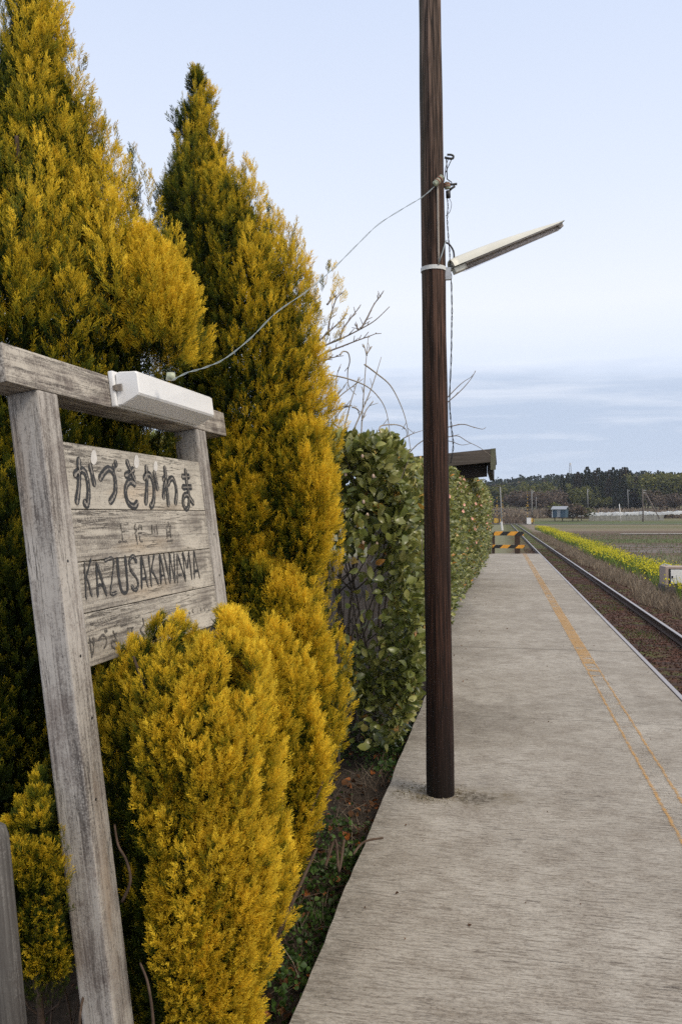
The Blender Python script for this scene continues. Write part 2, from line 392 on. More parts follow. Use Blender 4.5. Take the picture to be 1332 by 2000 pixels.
def platform_mat():
    m, nt, out = mat_new('broomed_concrete')
    tc = N(nt, 'ShaderNodeTexCoord'); v = tc.outputs['Object']
    s = N(nt, 'ShaderNodeSeparateXYZ'); L(nt, v, s.inputs[0])
    broom = noise(nt, mapping(nt, v, (8.5, 78, 1), rot=(0, 0, R(1.2))), 1.0, 7, .78, .3)
    broom2 = noise(nt, mapping(nt, v, (14, 150, 1), rot=(0, 0, R(-1))), 1.0, 5, .75)
    big = noise(nt, v, .9, 6, .6, .3)
    mid = noise(nt, v, 4.5, 6, .65, .3)
    fine = noise(nt, v, 240, 3, .7)
    agg = noise(nt, v, 70, 4, .7)
    base = ramp(nt, big, [(0.30, (.300, .272, .233)), (0.50, (.405, .373, .325)), (0.70, (.495, .462, .408))])
    base = mix(nt, ramp(nt, mid, [(0.36, .45), (0.56, 0.0)]), base, (.23, .192, .152))
    # broom ridges
    grit = noise(nt, mapping(nt, v, (52, 100, 1)), 1.0, 6, .85)
    c = mix(nt, ramp(nt, broom, [(0.40, .80), (0.50, 0.0)]), base, (.165, .138, .112))
    c = mix(nt, mth(nt, 'MULTIPLY', ramp(nt, grit, [(0.40, .95), (0.49, 0.0)]), ramp(nt, mid, [(.35, 1.0), (.65, .45)])), c, (.115, .097, .080))
    c = mix(nt, ramp(nt, grit, [(0.56, 0.0), (0.68, .55)]), c, (.56, .52, .46))
    c = mix(nt, ramp(nt, broom, [(0.55, 0.0), (0.72, .40)]), c, (.47, .44, .40))
    c = mix(nt, ramp(nt, broom2, [(0.38, .65), (0.48, 0.0)]), c, (.13, .11, .09))
    # dark cracks that follow the brooming, in patches
    gate = ramp(nt, noise(nt, mapping(nt, v, (1.2, 2.6, 1), loc=(5, 2, 0)), 1.0, 3), [(0.42, 0.0), (0.60, 1.0)])
    dk = ramp(nt, noise(nt, mapping(nt, v, (6.5, 100, 1), loc=(9, 4, 0)), 1.0, 5, .65), [(0.375, 1.0), (0.41, 0.0)])
    c = mix(nt, mth(nt, 'MULTIPLY', mth(nt, 'MULTIPLY', dk, gate), .95), c, (.060, .050, .046))
    c = mix(nt, ramp(nt, fine, [(0.60, 0.0), (0.74, .5)]), c, (.09, .08, .07))
    c = mix(nt, ramp(nt, agg, [(0.64, 0.0), (0.76, .45)]), c, (.50, .47, .43))
    # damp moss-dark margin next to the planting
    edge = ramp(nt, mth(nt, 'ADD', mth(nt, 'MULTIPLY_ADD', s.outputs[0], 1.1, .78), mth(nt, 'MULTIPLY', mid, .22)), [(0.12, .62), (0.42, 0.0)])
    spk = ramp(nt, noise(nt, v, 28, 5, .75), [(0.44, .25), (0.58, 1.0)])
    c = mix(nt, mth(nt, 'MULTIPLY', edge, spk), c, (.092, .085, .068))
    # slab joints
    for y0, w in ((9.75, .010), (19.8, .014), (6.43, .003)):
        d = mth(nt, 'ABSOLUTE', mth(nt, 'SUBTRACT', mth(nt, 'ADD', s.outputs[1], mth(nt, 'MULTIPLY_ADD', mid, .03, -.015)), y0))
        j = ramp(nt, mth(nt, 'DIVIDE', d, w * 2), [(0.3, .8), (1.0, 0.0)])
        c = mix(nt, j, c, (.07, .06, .05))
    # damp stains by the hedge; grime with painted contact shade at the pole foot
    for (x0, y0, rx, ry, a, colr) in ((-.30, 6.35, .55, .75, .45, (.105, .092, .080)), (-.55, 13.5, .35, 1.4, .5, (.12, .105, .09)), (-.45, 17.5, .5, 1.2, .45, (.12, .105, .09)), (-.22, 4.60, .40, .20, .85, (.12, .09, .045)), (-.13, 4.57, .14, .12, .95, (.035, .028, .022)), (.9, 6.9, 1.0, .55, .22, (.13, .12, .105))):
        dx = mth(nt, 'DIVIDE', mth(nt, 'SUBTRACT', s.outputs[0], x0), rx); dy = mth(nt, 'DIVIDE', mth(nt, 'SUBTRACT', s.outputs[1], y0), ry)
        d2 = mth(nt, 'ADD', mth(nt, 'MULTIPLY', dx, dx), mth(nt, 'MULTIPLY', dy, dy))
        d2 = mth(nt, 'ADD', d2, mth(nt, 'MULTIPLY_ADD', mid, 2.4, -1.2))
        f = mth(nt, 'MULTIPLY', ramp(nt, d2, [(0.0, a), (1.0, 0.0)]), spk)
        c = mix(nt, f, c, colr)
    h = mth(nt, 'ADD', mth(nt, 'MULTIPLY', broom, .9), mth(nt, 'ADD', mth(nt, 'MULTIPLY', broom2, .5), mth(nt, 'ADD', mth(nt, 'MULTIPLY', fine, .25), mth(nt, 'MULTIPLY', grit, .7))))
    principled(nt, out, c, .88, 0, .25, h, .55, .004)
    return m
M['platform'] = platform_mat()

def line_mat():
    m, nt, out = mat_new('worn_orange_paint')
    tc = N(nt, 'ShaderNodeTexCoord'); v = tc.outputs['Object']
    s = N(nt, 'ShaderNodeSeparateXYZ'); L(nt, v, s.inputs[0])
    wob = noise(nt, mapping(nt, v, (6, 5, 1)), 1.0, 5, .65)
    fine = noise(nt, mapping(nt, v, (10, 85, 1)), 1.0, 4, .65)
    x = mth(nt, 'ADD', s.outputs[0], mth(nt, 'MULTIPLY_ADD', wob, .03, -.015))
    e1 = mth(nt, 'ABSOLUTE', mth(nt, 'SUBTRACT', x, .838)); e2 = mth(nt, 'ABSOLUTE', mth(nt, 'SUBTRACT', x, .955))
    e = mth(nt, 'MINIMUM', e1, e2)
    lines = ramp(nt, mth(nt, 'ADD', mth(nt, 'DIVIDE', e, .03), mth(nt, 'MULTIPLY_ADD', fine, 1.2, -.6)), [(0.12, .95), (0.40, 0.0)])
    gaps = ramp(nt, noise(nt, mapping(nt, v, (9, 26, 1), loc=(2, 2, 2)), 1.0, 5, .7), [(0.36, .22), (0.55, 1.0)])
    lines = mth(nt, 'MULTIPLY', lines, gaps)
    inside = mth(nt, 'MULTIPLY', mth(nt, 'GREATER_THAN', x, .838), mth(nt, 'LESS_THAN', x, .955))
    dist = ramp(nt, mth(nt, 'DIVIDE', s.outputs[1], 20.0), [(0.0, .12), (0.40, .20), (0.50, .52), (0.64, .58), (0.72, .42), (1.0, .46)])
    f2 = noise(nt, mapping(nt, v, (2.0, 7, 1), loc=(0, 3, 0)), 1.0, 5, .6)
    fill = ramp(nt, mth(nt, 'ADD', mth(nt, 'ADD', mth(nt, 'MULTIPLY', f2, .9), mth(nt, 'MULTIPLY', fine, .5)), mth(nt, 'MULTIPLY', dist, .75)), [(0.98, 0.0), (1.14, .75)])
    a = mth(nt, 'MAXIMUM', lines, mth(nt, 'MULTIPLY', fill, inside))
    a = mth(nt, 'MULTIPLY', a, mth(nt, 'MULTIPLY_ADD', s.outputs[1], -.010, .76))
    p = N(nt, 'ShaderNodeBsdfPrincipled')
    L(nt, ramp(nt, fine, [(0.3, (.50, .26, .07)), (0.7, (.62, .36, .10))]), p.inputs['Base Color'])
    p.inputs['Roughness'].default_value = .8
    t = N(nt, 'ShaderNodeBsdfTransparent')
    mx = N(nt, 'ShaderNodeMixShader'); L(nt, a, mx.inputs[0]); L(nt, t.outputs[0], mx.inputs[1]); L(nt, p.outputs[0], mx.inputs[2])
    L(nt, mx.outputs[0], out.inputs[0])
    return m
M['line'] = line_mat()

def ground_mat():
    """Soil, ballast, verge and paddies by place; no light or shade in it."""
    m, nt, out = mat_new('land')
    tc = N(nt, 'ShaderNodeTexCoord'); v = tc.outputs['Object']
    s = N(nt, 'ShaderNodeSeparateXYZ'); L(nt, v, s.inputs[0])
    X, Y = s.outputs[0], s.outputs[1]
    n1 = noise(nt, v, .35, 6, .6); n2 = noise(nt, v, 3.0, 6, .65); n3 = noise(nt, v, 26, 5, .7)
    wob = mth(nt, 'MULTIPLY_ADD', n1, 6.0, -3.0)
    D = mth(nt, 'ADD', mth(nt, 'MULTIPLY', X, -math.sin(YAW + .02)), mth(nt, 'MULTIPLY', Y, math.cos(YAW + .02)))
    Dw = mth(nt, 'ADD', D, mth(nt, 'MULTIPLY_ADD', noise(nt, v, .06, 4), 7.0, -3.5))
    soil = (.120, .084, .058); green = (.085, .110, .032); tan = (.24, .195, .125); dgreen = (.075, .105, .03); wet = (.20, .19, .195)
    st = [(20, tan), (38, tan), (40, (.15, .125, .075)), (50, (.12, .125, .06)), (59, (.135, .12, .07)), (61, soil), (83, soil), (85, green), (94, green), (96, soil), (104, (.10, .095, .04)), (107, (.11, .078, .055)), (117, (.12, .084, .06)), (130, (.13, .09, .065)), (133, (.21, .165, .11)), (152, (.17, .15, .085)), (158, (.13, .13, .055)), (185, (.20, .165, .10)), (196, dgreen), (215, dgreen), (240, (.13, .13, .06)), (300, (.22, .18, .11)), (400, (.15, .14, .07))]
    field = ramp(nt, mth(nt, 'DIVIDE', Dw, 400.0), [(d / 400.0, c) for d, c in st])
    field = mix(nt, ramp(nt, n2, [(0.35, .45), (0.6, 0.0)]), field, (.085, .065, .045))
    field = mix(nt, ramp(nt, noise(nt, mapping(nt, v, (.5, 1.6, 1)), 1.0, 5), [(0.55, 0.0), (0.7, .5)]), field, (.11, .125, .045))
    puddle = mth(nt, 'MULTIPLY', ramp(nt, noise(nt, mapping(nt, v, (.25, 1.3, 1)), 1.0, 4), [(0.50, 0.0), (0.56, .8)]), ramp(nt, mth(nt, 'DIVIDE', Dw, 400.0), [(.155, 0.0), (.165, 1.0), (.19, 1.0), (.205, 0.0)]))
    field = mix(nt, puddle, field, (.22, .21, .215))
    # bed and shoulders of the railway, by distance from the track centre
    bed = ramp(nt, n3, [(0.3, (.026, .015, .011)), (0.5, (.068, .038, .028)), (0.72, (.13, .085, .066))])
    bed = mix(nt, ramp(nt, n2, [(0.46, 0.0), (0.6, .85)]), bed, (.105, .040, .024))
    bedg = ramp(nt, mth(nt, 'ADD', noise(nt, v, 1.4, 6, .7), mth(nt, 'MULTIPLY', Y, .0016)), [(0.56, 0.0), (0.66, .8)])
    bed = mix(nt, bedg, bed, (.085, .10, .028))
    verge = ramp(nt, n3, [(0.3, (.10, .075, .055)), (0.7, (.25, .205, .155))])
    xr = mth(nt, 'ADD', X, mth(nt, 'MULTIPLY_ADD', n2, 1.4, -.7))
    c = mix(nt, ramp(nt, mth(nt, 'DIVIDE', xr, 20.0), [(.215, 0.0), (.245, 1.0)]), bed, verge)
    c = mix(nt, ramp(nt, mth(nt, 'DIVIDE', xr, 20.0), [(.37, 0.0), (.42, 1.0)]), c, field)
    left = ramp(nt, n3, [(0.3, (.022, .017, .012)), (0.7, (.075, .055, .040))])
    lfar = ramp(nt, n2, [(0.35, (.20, .17, .14)), (0.6, (.13, .145, .055))])
    left = mix(nt, ramp(nt, mth(nt, 'DIVIDE', Y, 80.0), [(.38, 0.0), (.45, 1.0)]), left, lfar)
    c = mix(nt, ramp(nt, mth(nt, 'MULTIPLY_ADD', xr, .2, .5), [(.52, 1.0), (.72, 0.0)]), c, left)
    c = mix(nt, ramp(nt, mth(nt, 'DIVIDE', D, 400.0), [(.5, 0.0), (.54, 1.0)]), c, field)
    principled(nt, out, c, .92, 0, .2, mth(nt, 'ADD', n3, n2), .8, .03)
    return m
M['ground'] = ground_mat()

# leaves
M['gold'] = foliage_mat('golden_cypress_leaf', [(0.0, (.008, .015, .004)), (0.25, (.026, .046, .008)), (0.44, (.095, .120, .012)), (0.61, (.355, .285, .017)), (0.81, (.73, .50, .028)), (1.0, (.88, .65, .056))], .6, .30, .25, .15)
M['camellia'] = foliage_mat('camellia_leaf', [(0.0, (.040, .058, .012)), (0.35, (.140, .165, .036)), (0.70, (.30, .295, .080)), (0.90, (.38, .34, .11)), (0.95, (.54, .34, .08)), (1.0, (.52, .22, .05))], .32, .22, .3, .55)
M['weed'] = foliage_mat('green_weed_leaf', [(0.0, (.02, .04, .010)), (0.5, (.055, .11, .02)), (1.0, (.12, .18, .04))], .5, .25, .25)
M['dry'] = foliage_mat('dry_grass_blade', [(0.0, (.085, .062, .045)), (0.5, (.20, .155, .115)), (1.0, (.33, .275, .205))], .8, .2, .3, .1)
M['litter'] = foliage_mat('fallen_leaf', [(0.0, (.07, .035, .02)), (0.6, (.20, .09, .035)), (1.0, (.42, .13, .03))], .7, .1, .3, .2)
M['rape_leaf'] = foliage_mat('rape_stem_leaf', [(0.0, (.06, .10, .02)), (1.0, (.18, .25, .05))], .6, .25, .25, .2)
M['rape_flower'] = foliage_mat('rape_petal', [(0.0, (.50, .46, .03)), (1.0, (.84, .76, .06))], .6, .3, .15, .2)
M['cedar'] = foliage_mat('cedar_needles', [(0.0, (.010, .018, .009)), (0.5, (.024, .036, .016)), (1.0, (.060, .058, .026))], .7, .1, .35, .15)
M['cedar_brown'] = foliage_mat('cedar_needles_bronze', [(0.0, (.018, .016, .010)), (0.5, (.050, .036, .020)), (1.0, (.095, .060, .030))], .7, .1, .35, .15)
M['bamboo'] = foliage_mat('bamboo_leaf', [(0.0, (.035, .045, .012)), (0.5, (.095, .105, .030)), (1.0, (.19, .18, .05))], .7, .15, .3, .15)
M['scrub'] = foliage_mat('bare_twig_mass', [(0.0, (.05, .036, .028)), (0.5, (.115, .085, .066)), (1.0, (.20, .155, .115))], .85, .1, .3, .1)
M['far_wood'] = foliage_mat('wooded_hill', [(0.0, (.012, .022, .014)), (0.45, (.030, .042, .022)), (0.62, (.070, .078, .028)), (0.85, (.085, .066, .048)), (1.0, (.13, .10, .07))], .8, .1, .35, .1)

# ------------------------------------------------------------------ terrain
def terr(x, y):
    """Height of the land (numpy arrays)."""
    x = np.asarray(x, float); y = np.asarray(y, float)
    D = -x * math.sin(YAW) + y * math.cos(YAW)
    Rt = x * math.cos(YAW) + y * math.sin(YAW)
    bed = np.full_like(x, -.965)
    fld = np.interp(D, [0, 60, 200, 250, 300, 400, 480, 700, 900, 2500], [-1.55, -1.5, -.87, -.2, .9, 4.0, 8, 25, 20, 12])
    fld = fld + np.interp(D, [420, 700], [0, 1]) * (4.0 * np.sin(Rt / 95.0 + .6) + 2.5 * np.sin(Rt / 37.0 + 2) + np.interp(Rt, [60, 95, 125, 180, 300], [-15, -11, -6, -4.5, 5]))
    fld = fld + np.interp(D, [205, 260], [0, 1]) * .12 * np.sin(Rt / 6.0) * np.sin(D / 9)
    z = np.where(x < 4.1, bed, np.interp(x, [4.1, 5.2, 6.5, 9.5], [0, .42, .72, 1.0]) * (fld - bed) + bed)
    soil = -.16 + .03 * np.sin(x * 9 + y * 5) + .03 * np.sin(y * 13 - x * 4)
    soil = np.where(y > 33.5, np.maximum(-.93, -.16 - (y - 33.5) * .5), soil)
    z = np.where(x < -.45, soil, z)
    far = np.clip((D - 170) / 30, 0, 1)
    z = z * (1 - far) + fld * far
    z = np.where((D > 170) & (np.abs(x - 2.8) < 3) & (D < 205), np.minimum(z, -.9), z)
    return z
def tz(x, y): return float(terr(np.array([x]), np.array([y]))[0])

xs = np.concatenate([-np.geomspace(1500, 4.2, 40), np.arange(-4, -.95, .13), [-.9, -.8, -.7, -.62, -.47, -.43, -.2, .5, 1.2, 1.45], np.arange(1.6, 9.6, .2), np.geomspace(10, 1500, 60)])
ys = np.concatenate([np.arange(-8, 12, .25), np.geomspace(12, 2300, 190)])
xs = xs[np.abs(xs) <= 1100]; ys = ys[ys <= 1250]
gx, gy = np.meshgrid(xs, ys)
gz = terr(gx, gy)
gv = np.stack([gx, gy, gz], -1).reshape(-1, 3)
nx, ny = len(xs), len(ys)
ii, jj = np.meshgrid(np.arange(nx - 1), np.arange(ny - 1))
b = (jj * nx + ii).ravel()
gf = np.stack([b, b + 1, b + nx + 1, b + nx], 1)
g = raw_mesh('ground', gv, gf, M['ground'], smooth=True)
tag(g, kind='structure')

# ------------------------------------------------------------------ platform
PW = 1.462                          # track-side edge
pl = bmesh.new()
YE = 33.2
def prism(bm, outline, z0, z1):
    lo = [bm.verts.new((x, y, z0)) for x, y in outline]; hi = [bm.verts.new((x, y, z1)) for x, y in outline]
    bm.faces.new(hi); bm.faces.new(lo[::-1])
    n = len(outline)
    for i in range(n): bm.faces.new((lo[i], lo[(i + 1) % n], hi[(i + 1) % n], hi[i]))
left_edge = []
yy = -4.0
while yy < 9.7:
    left_edge.append((-.63 + .003 * math.sin(yy * 7) + random.uniform(-.003, .003), yy)); yy += .09
outline = [(PW, -4.0), (PW, YE), (-.84, YE), (-.82, 18.0), (-.78, 11.5), (-.68, 9.9)] + left_edge[::-1]
prism(pl, outline, -1.05, 0.0)
bmesh.ops.recalc_face_normals(pl, faces=pl.faces)
platform = from_bm('platform', pl, M['platform'])
tag(platform, kind='structure')
# the orange line is a thin sheet of worn paint on the slab
lb = bmesh.new()
vv = [lb.verts.new(p) for p in ((.80, -3, .003), (1.0, -3, .003), (1.0, YE - .1, .003), (.80, YE - .1, .003))]
lb.faces.new(vv)
line = from_bm('painted_line', lb, M['line'], platform)

# ------------------------------------------------------------------ track
def rail_mat():
    m, nt, out = mat_new('rail_steel')
    tc = N(nt, 'ShaderNodeTexCoord'); ge = N(nt, 'ShaderNodeNewGeometry')
    s = N(nt, 'ShaderNodeSeparateXYZ'); L(nt, tc.outputs['Object'], s.inputs[0])
    top = ramp(nt, mth(nt, 'MULTIPLY_ADD', s.outputs[2], 40.0, 1.0), [(.60, 0.0), (.72, 1.0)])
    n = noise(nt, tc.outputs['Object'], 30, 5)
    c = mix(nt, top, ramp(nt, n, [(.3, (.028, .018, .014)), (.7, (.085, .050, .036))]), (.38, .35, .345))
    p = principled(nt, out, c, .45, 0, .5)
    L(nt, mth(nt, 'MULTIPLY', top, .45), p.inputs['Metallic'])
    L(nt, mth(nt, 'MULTIPLY_ADD', top, -.45, .85), p.inputs['Roughness'])
    return m
M['rail'] = rail_mat()
prof = [(-.064, -.153), (.064, -.153), (.064, -.142), (.012, -.125), (.008, -.045), (.032, -.034), (.034, -.006), (.028, 0), (-.028, 0), (-.034, -.006), (-.032, -.034), (-.008, -.045), (-.012, -.125), (-.064, -.142)]
RAILZ = -.79
RX = (2.262, 3.394)
def make_rail(x, label):
    ysr = list(np.arange(-6, 200, 4.0))
    def cx(y): return x - max(0, y - 120) ** 2 * .0000  # straight as far as the crossing
    V, F = [], []
    n = len(prof)
    for y in ysr:
        V += [(cx(y) - x, y, pz) if False else (px_, y, pz) for px_, pz in prof]
    for i in range(len(ysr) - 1):
        for k in range(n): F.append((i * n + k, i * n + (k + 1) % n, (i + 1) * n + (k + 1) % n, (i + 1) * n + k))
    me = bpy.data.meshes.new('rail'); me.from_pydata(V, [], F + [tuple(range(n))[::-1], tuple(range((len(ysr) - 1) * n, len(ysr) * n))]); me.update()
    o = link('rail', me, M['rail'], None, Matrix.Translation((x, 0, RAILZ)))
    return tag(o, label, 'rail', 'rails of the single track')
make_rail(RX[0], 'worn steel rail running tight along the concrete platform edge')
make_rail(RX[1], 'worn steel rail on the field side of the track, next to the dry verge')
M['grit'] = None
M['sleeper'] = simple('oily_sleeper_wood', (.050, .030, .022), .85, 0, .5, 14, .2, .8)
slb = bmesh.new(); bm_box(slb, (-1.0, -.1, -.07), (1.0, .1, .07), None, .012)
sl0 = None
for i in range(96):
    y = 4.2 + i * .62
    if sl0 is None:
        sl0 = from_bm('sleeper', slb, M['sleeper']); o = sl0
    else:
        o = sl0.copy(); COL.objects.link(o)
    o.location = (2.828 + random.uniform(-.03, .03), y, -1.034 + random.uniform(-.012, .012)); o.rotation_euler = (0, 0, random.uniform(-.02, .02))
    tag(o, 'dark timber sleeper sunk in the rusty ballast under both rails', 'sleeper', 'sleepers under the rails')

# ------------------------------------------------------------------ scatter helpers
def scatter(tv, tf, tcol, pos, Rm, scale, c0, c1=None):
    """Copies of template verts (n,3); pos (S,3); Rm (S,3,3); scale (S,) -> verts, faces, colours."""
    S, n = len(pos), len(tv)
    V = np.einsum('sij,nj->sni', Rm, tv) * np.asarray(scale)[:, None, None] + pos[:, None, :]
    F = tf[None] + (np.arange(S) * n)[:, None, None]
    C = np.zeros((S, n, 3), np.float32)
    C[..., 0] = np.clip(c0[:, None] * 1.0 + tcol[None] * 1.0, 0, 1)
    C[..., 1] = (c1 if c1 is not None else RNG.random(S))[:, None]
    return V.reshape(-1, 3), F.reshape(-1, tf.shape[1]), C.reshape(-1, 3)
def frames(d, roll=None):
    """Rotation matrices (S,3,3) whose z column is d, rolled about it."""
    d = d / np.linalg.norm(d, axis=1, keepdims=True)
    ref = np.where(np.abs(d[:, 2:3]) > .9, np.array([[1., 0, 0]]), np.array([[0, 0, 1.]]))
    x = np.cross(ref, d); x /= np.linalg.norm(x, axis=1, keepdims=True)
    y = np.cross(d, x)
    if roll is None: roll = RNG.random(len(d)) * 2 * np.pi
    c, s = np.cos(roll)[:, None], np.sin(roll)[:, None]
    x2 = x * c + y * s; y2 = -x * s + y * c
    return np.stack([x2, y2, d], 2)
def join(parts):
    V, F, C, o = [], [], [], 0
    for v, f, c in parts:
        V.append(v); F.append(f + o); C.append(c); o += len(v)
    return np.concatenate(V), np.concatenate(F), np.concatenate(C)

def spray_template(seed, nside=13, nsub=3, w=.030):
    """A cypress spray of unit length along +z: scale-leaved branchlets, each a slim lozenge."""
    r = np.random.default_rng(seed)
    V, T = [], []
    def blade(p, d, l, wd, t0, t1):
        d = d / np.linalg.norm(d)
        s = np.cross(d, r.normal(size=3) * .6 + np.array([0, 1.0, 0])); s /= np.linalg.norm(s)
        V.extend([p, p + d * l * .45 + s * wd, p + d * l, p + d * l * .45 - s * wd]); T.extend([t0, (t0 + t1) / 2, t1, (t0 + t1) / 2])
    blade(np.array([0, 0, 0.]), np.array([0, 0, 1.]), .55, w * .5, -.25, 0)
    blade(np.array([0, 0, .5]), np.array([.03, 0, 1.]), .5, w * .8, 0, .25)
    for i in range(nside):
        t = .10 + .82 * i / (nside - 1) + r.normal() * .015
        side = 1 if i % 2 else -1
        a = R(32 + r.uniform(-8, 14)) * (1 - .25 * t)
        ph = r.normal() * .55
        d = np.array([side * math.sin(a) * math.cos(ph), math.sin(a) * math.sin(ph) * 1.3, math.cos(a)])
        l = (.44 * (1 - .62 * t) + .04) * r.uniform(.8, 1.2)
        p = np.array([0, 0, t])
        tb = -.18 + .2 * t
        blade(p, d, l, w * .72, tb, tb + .25)
        for k in range(nsub):
            q = .35 + .6 * k / nsub
            s2 = 1 if k % 2 else -1
            dd = d + np.array([s2 * .5 * math.cos(a) * side, r.normal() * .3, -s2 * .5 * math.sin(a) + .15])
            blade(p + d * l * q, dd, .13 * r.uniform(.7, 1.25), w * .62, tb + .12, tb + .35)
    V = np.array(V, np.float32); n = len(V) // 4
    return V, np.arange(n * 4).reshape(n, 4), np.array(T, np.float32)
SPRAYS = [spray_template(i + 1) for i in range(6)]
SPRAYS_LITE = [spray_template(i + 21, 11, 2, .034) for i in range(5)]

def cypress_crown(name, profile, parent, n_flames, per, seed, flame_len=(.28, .52), flame_w=(.060, .105), spray=(.050, .085), gold=lambda z, a: 1.0, lean=.20, face_arc=150, back=.25, templates=None, lobes=None, zmin=None, avoid=None, mat='gold', inner=16, isz=(.08, .13), furrows=11, fdepth=1.0):
    """profile: list of (z, cx, cy, r). Flame-shaped plumes of sprays stand all over the body, most on the open side."""
    r = np.random.default_rng(seed)
    templates = templates or SPRAYS
    P = np.array(sorted(profile))
    zs = P[:, 0]
    f = lambda z, k: np.interp(z, zs, P[:, k])
    area = np.cumsum(np.interp(np.linspace(zs[0], zs[-1], 200), zs, np.maximum(P[:, 3], .025)))
    area = area / area[-1]
    z = np.interp(r.random(n_flames), area, np.linspace(zs[0], zs[-1], 200))
    cx, cy, rr = f(z, 1), f(z, 2), f(z, 3)
    camdir = np.arctan2(-cy, -cx)
    th = camdir + np.where(r.random(n_flames) < back, r.uniform(-np.pi, np.pi, n_flames), r.uniform(-1, 1, n_flames) * R(face_arc) / 2 * 1.15)
    lob = 1 + .07 * np.sin(3 * th + z * 2.1 + seed) + .06 * np.sin(5 * th - z * 3.7 + seed * 2) + np.clip(r.normal(size=n_flames) * .10 - .04, -.3, .12)
    # deep upright furrows between the main limbs
    fur = np.exp(-(np.sin(furrows * th / 2 + 1.1 * np.sin(z * 1.9 + seed) + seed) / .30) ** 2) * np.clip(r.normal(size=n_flames) * .25 + .85, 0, 1.2) * fdepth
    lob = lob - fur * .24 * np.clip((rr - .08) / .2, 0, 1)
    out = np.stack([np.cos(th), np.sin(th), np.zeros(n_flames)], 1)
    fl = r.uniform(*flame_len, n_flames) * np.clip(.55 + rr * 1.3, .5, 1.1)
    fl = fl * np.clip((zs[-1] + .12 - z) / .35, .25, 1)
    fw = np.clip((zs[-1] + .2 - z) / .5, .3, 1) * r.uniform(*flame_w, n_flames) * (.75 + .5 * fl / flame_len[1])
    slope = np.clip((f(np.minimum(z + fl * .5, zs[-1]), 3) - f(np.maximum(z - fl * .3, zs[0]), 3)) / (fl * .8), -.6, .35)
    tang = slope + lean * .45
    base = np.stack([cx, cy, z - fl * .45], 1) + out * np.maximum(rr * lob - fw * .35 - fl * .45 * tang, rr * .12)[:, None]
    ax = out * (tang + lean * r.uniform(-.5, .5, n_flames))[:, None] + np.array([[0, 0, 1.]]) + r.normal(size=(n_flames, 3)) * .07
    ax /= np.linalg.norm(ax, axis=1, keepdims=True)
    parts = []
    S = n_flames * per
    idx = np.repeat(np.arange(n_flames), per)
    s = r.random(S) ** .85
    ph = r.random(S) * 2 * np.pi
    A = ax[idx]; Fr = frames(ax, np.zeros(n_flames))[idx]
    rad = Fr[:, :, 0] * np.cos(ph)[:, None] + Fr[:, :, 1] * np.sin(ph)[:, None]
    prf = np.sin(np.clip(s * .88 + .10, 0, 1) * np.pi) ** .75
    ro = fw[idx] * prf * np.sqrt(r.uniform(.15, 1, S))
    # twist of position
    pos = base[idx] + A * (fl[idx] * s)[:, None] + rad * (ro * .75)[:, None]
    outw = (rad * out[idx]).sum(1)
    d = A * .95 + rad * (.62 * (1 - .7 * s))[:, None] + out[idx] * .15 + r.normal(size=(S, 3)) * .13
    sc = r.uniform(*spray, S) * (1 - .25 * s)
    gold_f = np.array([gold(a_, b_) for a_, b_ in zip(z, th - camdir)])[idx]
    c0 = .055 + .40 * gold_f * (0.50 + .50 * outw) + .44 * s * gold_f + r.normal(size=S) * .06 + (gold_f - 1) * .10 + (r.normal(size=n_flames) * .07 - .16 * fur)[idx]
    # sheltered sprays: less gold pigment, plus gap shade put into the colour
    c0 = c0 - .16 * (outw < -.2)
    keep = np.ones(S, bool) if avoid is None else ~avoid(pos)
    if zmin is not None: keep &= pos[:, 2] > zmin
    pos, d, sc, c0 = pos[keep], d[keep], sc[keep], c0[keep]
    which = r.integers(0, len(templates), len(pos))
    rnd = r.random(len(pos))
    for k, (tv, tf, tcl) in enumerate(templates):
        m = which == k
        if m.any(): parts.append(scatter(tv, tf, tcl, pos[m], frames(d[m]), sc[m], c0[m], rnd[m]))
    # inner branches full of older green foliage
    ni = int(n_flames * inner)
    zi = r.uniform(zs[0], zs[-1], ni); ti = r.uniform(-np.pi, np.pi, ni)
    ri = f(zi, 3) * np.sqrt(r.uniform(.20, .50, ni))
    pi_ = np.stack([f(zi, 1) + np.cos(ti) * ri, f(zi, 2) + np.sin(ti) * ri, zi - .10], 1)
    di = np.stack([np.cos(ti) * .5, np.sin(ti) * .5, np.ones(ni)], 1) + r.normal(size=(ni, 3)) * .25
    ki = np.ones(ni, bool) if avoid is None else ~avoid(pi_)
    if zmin is not None: ki &= pi_[:, 2] > zmin
    tv, tf, tcl = SPRAYS_LITE[0]
    parts.append(scatter(tv, tf, tcl, pi_[ki], frames(di[ki]), (r.uniform(*isz, ni) * np.clip(f(zi, 3) / .25, .3, 1))[ki], r.uniform(.12, .30, ki.sum())))
    V, F, C = join(parts)
    return raw_mesh('crown', V, F, M[mat], parent, C)

def px_profile(D, rows, dd=0.0):
    """rows: (photo y, centre x, half width) seen at distance D -> (z, cx, cy, r)."""
    out = []
    for y, x, hw in rows:
        p = at(x, y, D)
        out.append((p.z, p.x, p.y, hw / FPX * D))
    return out

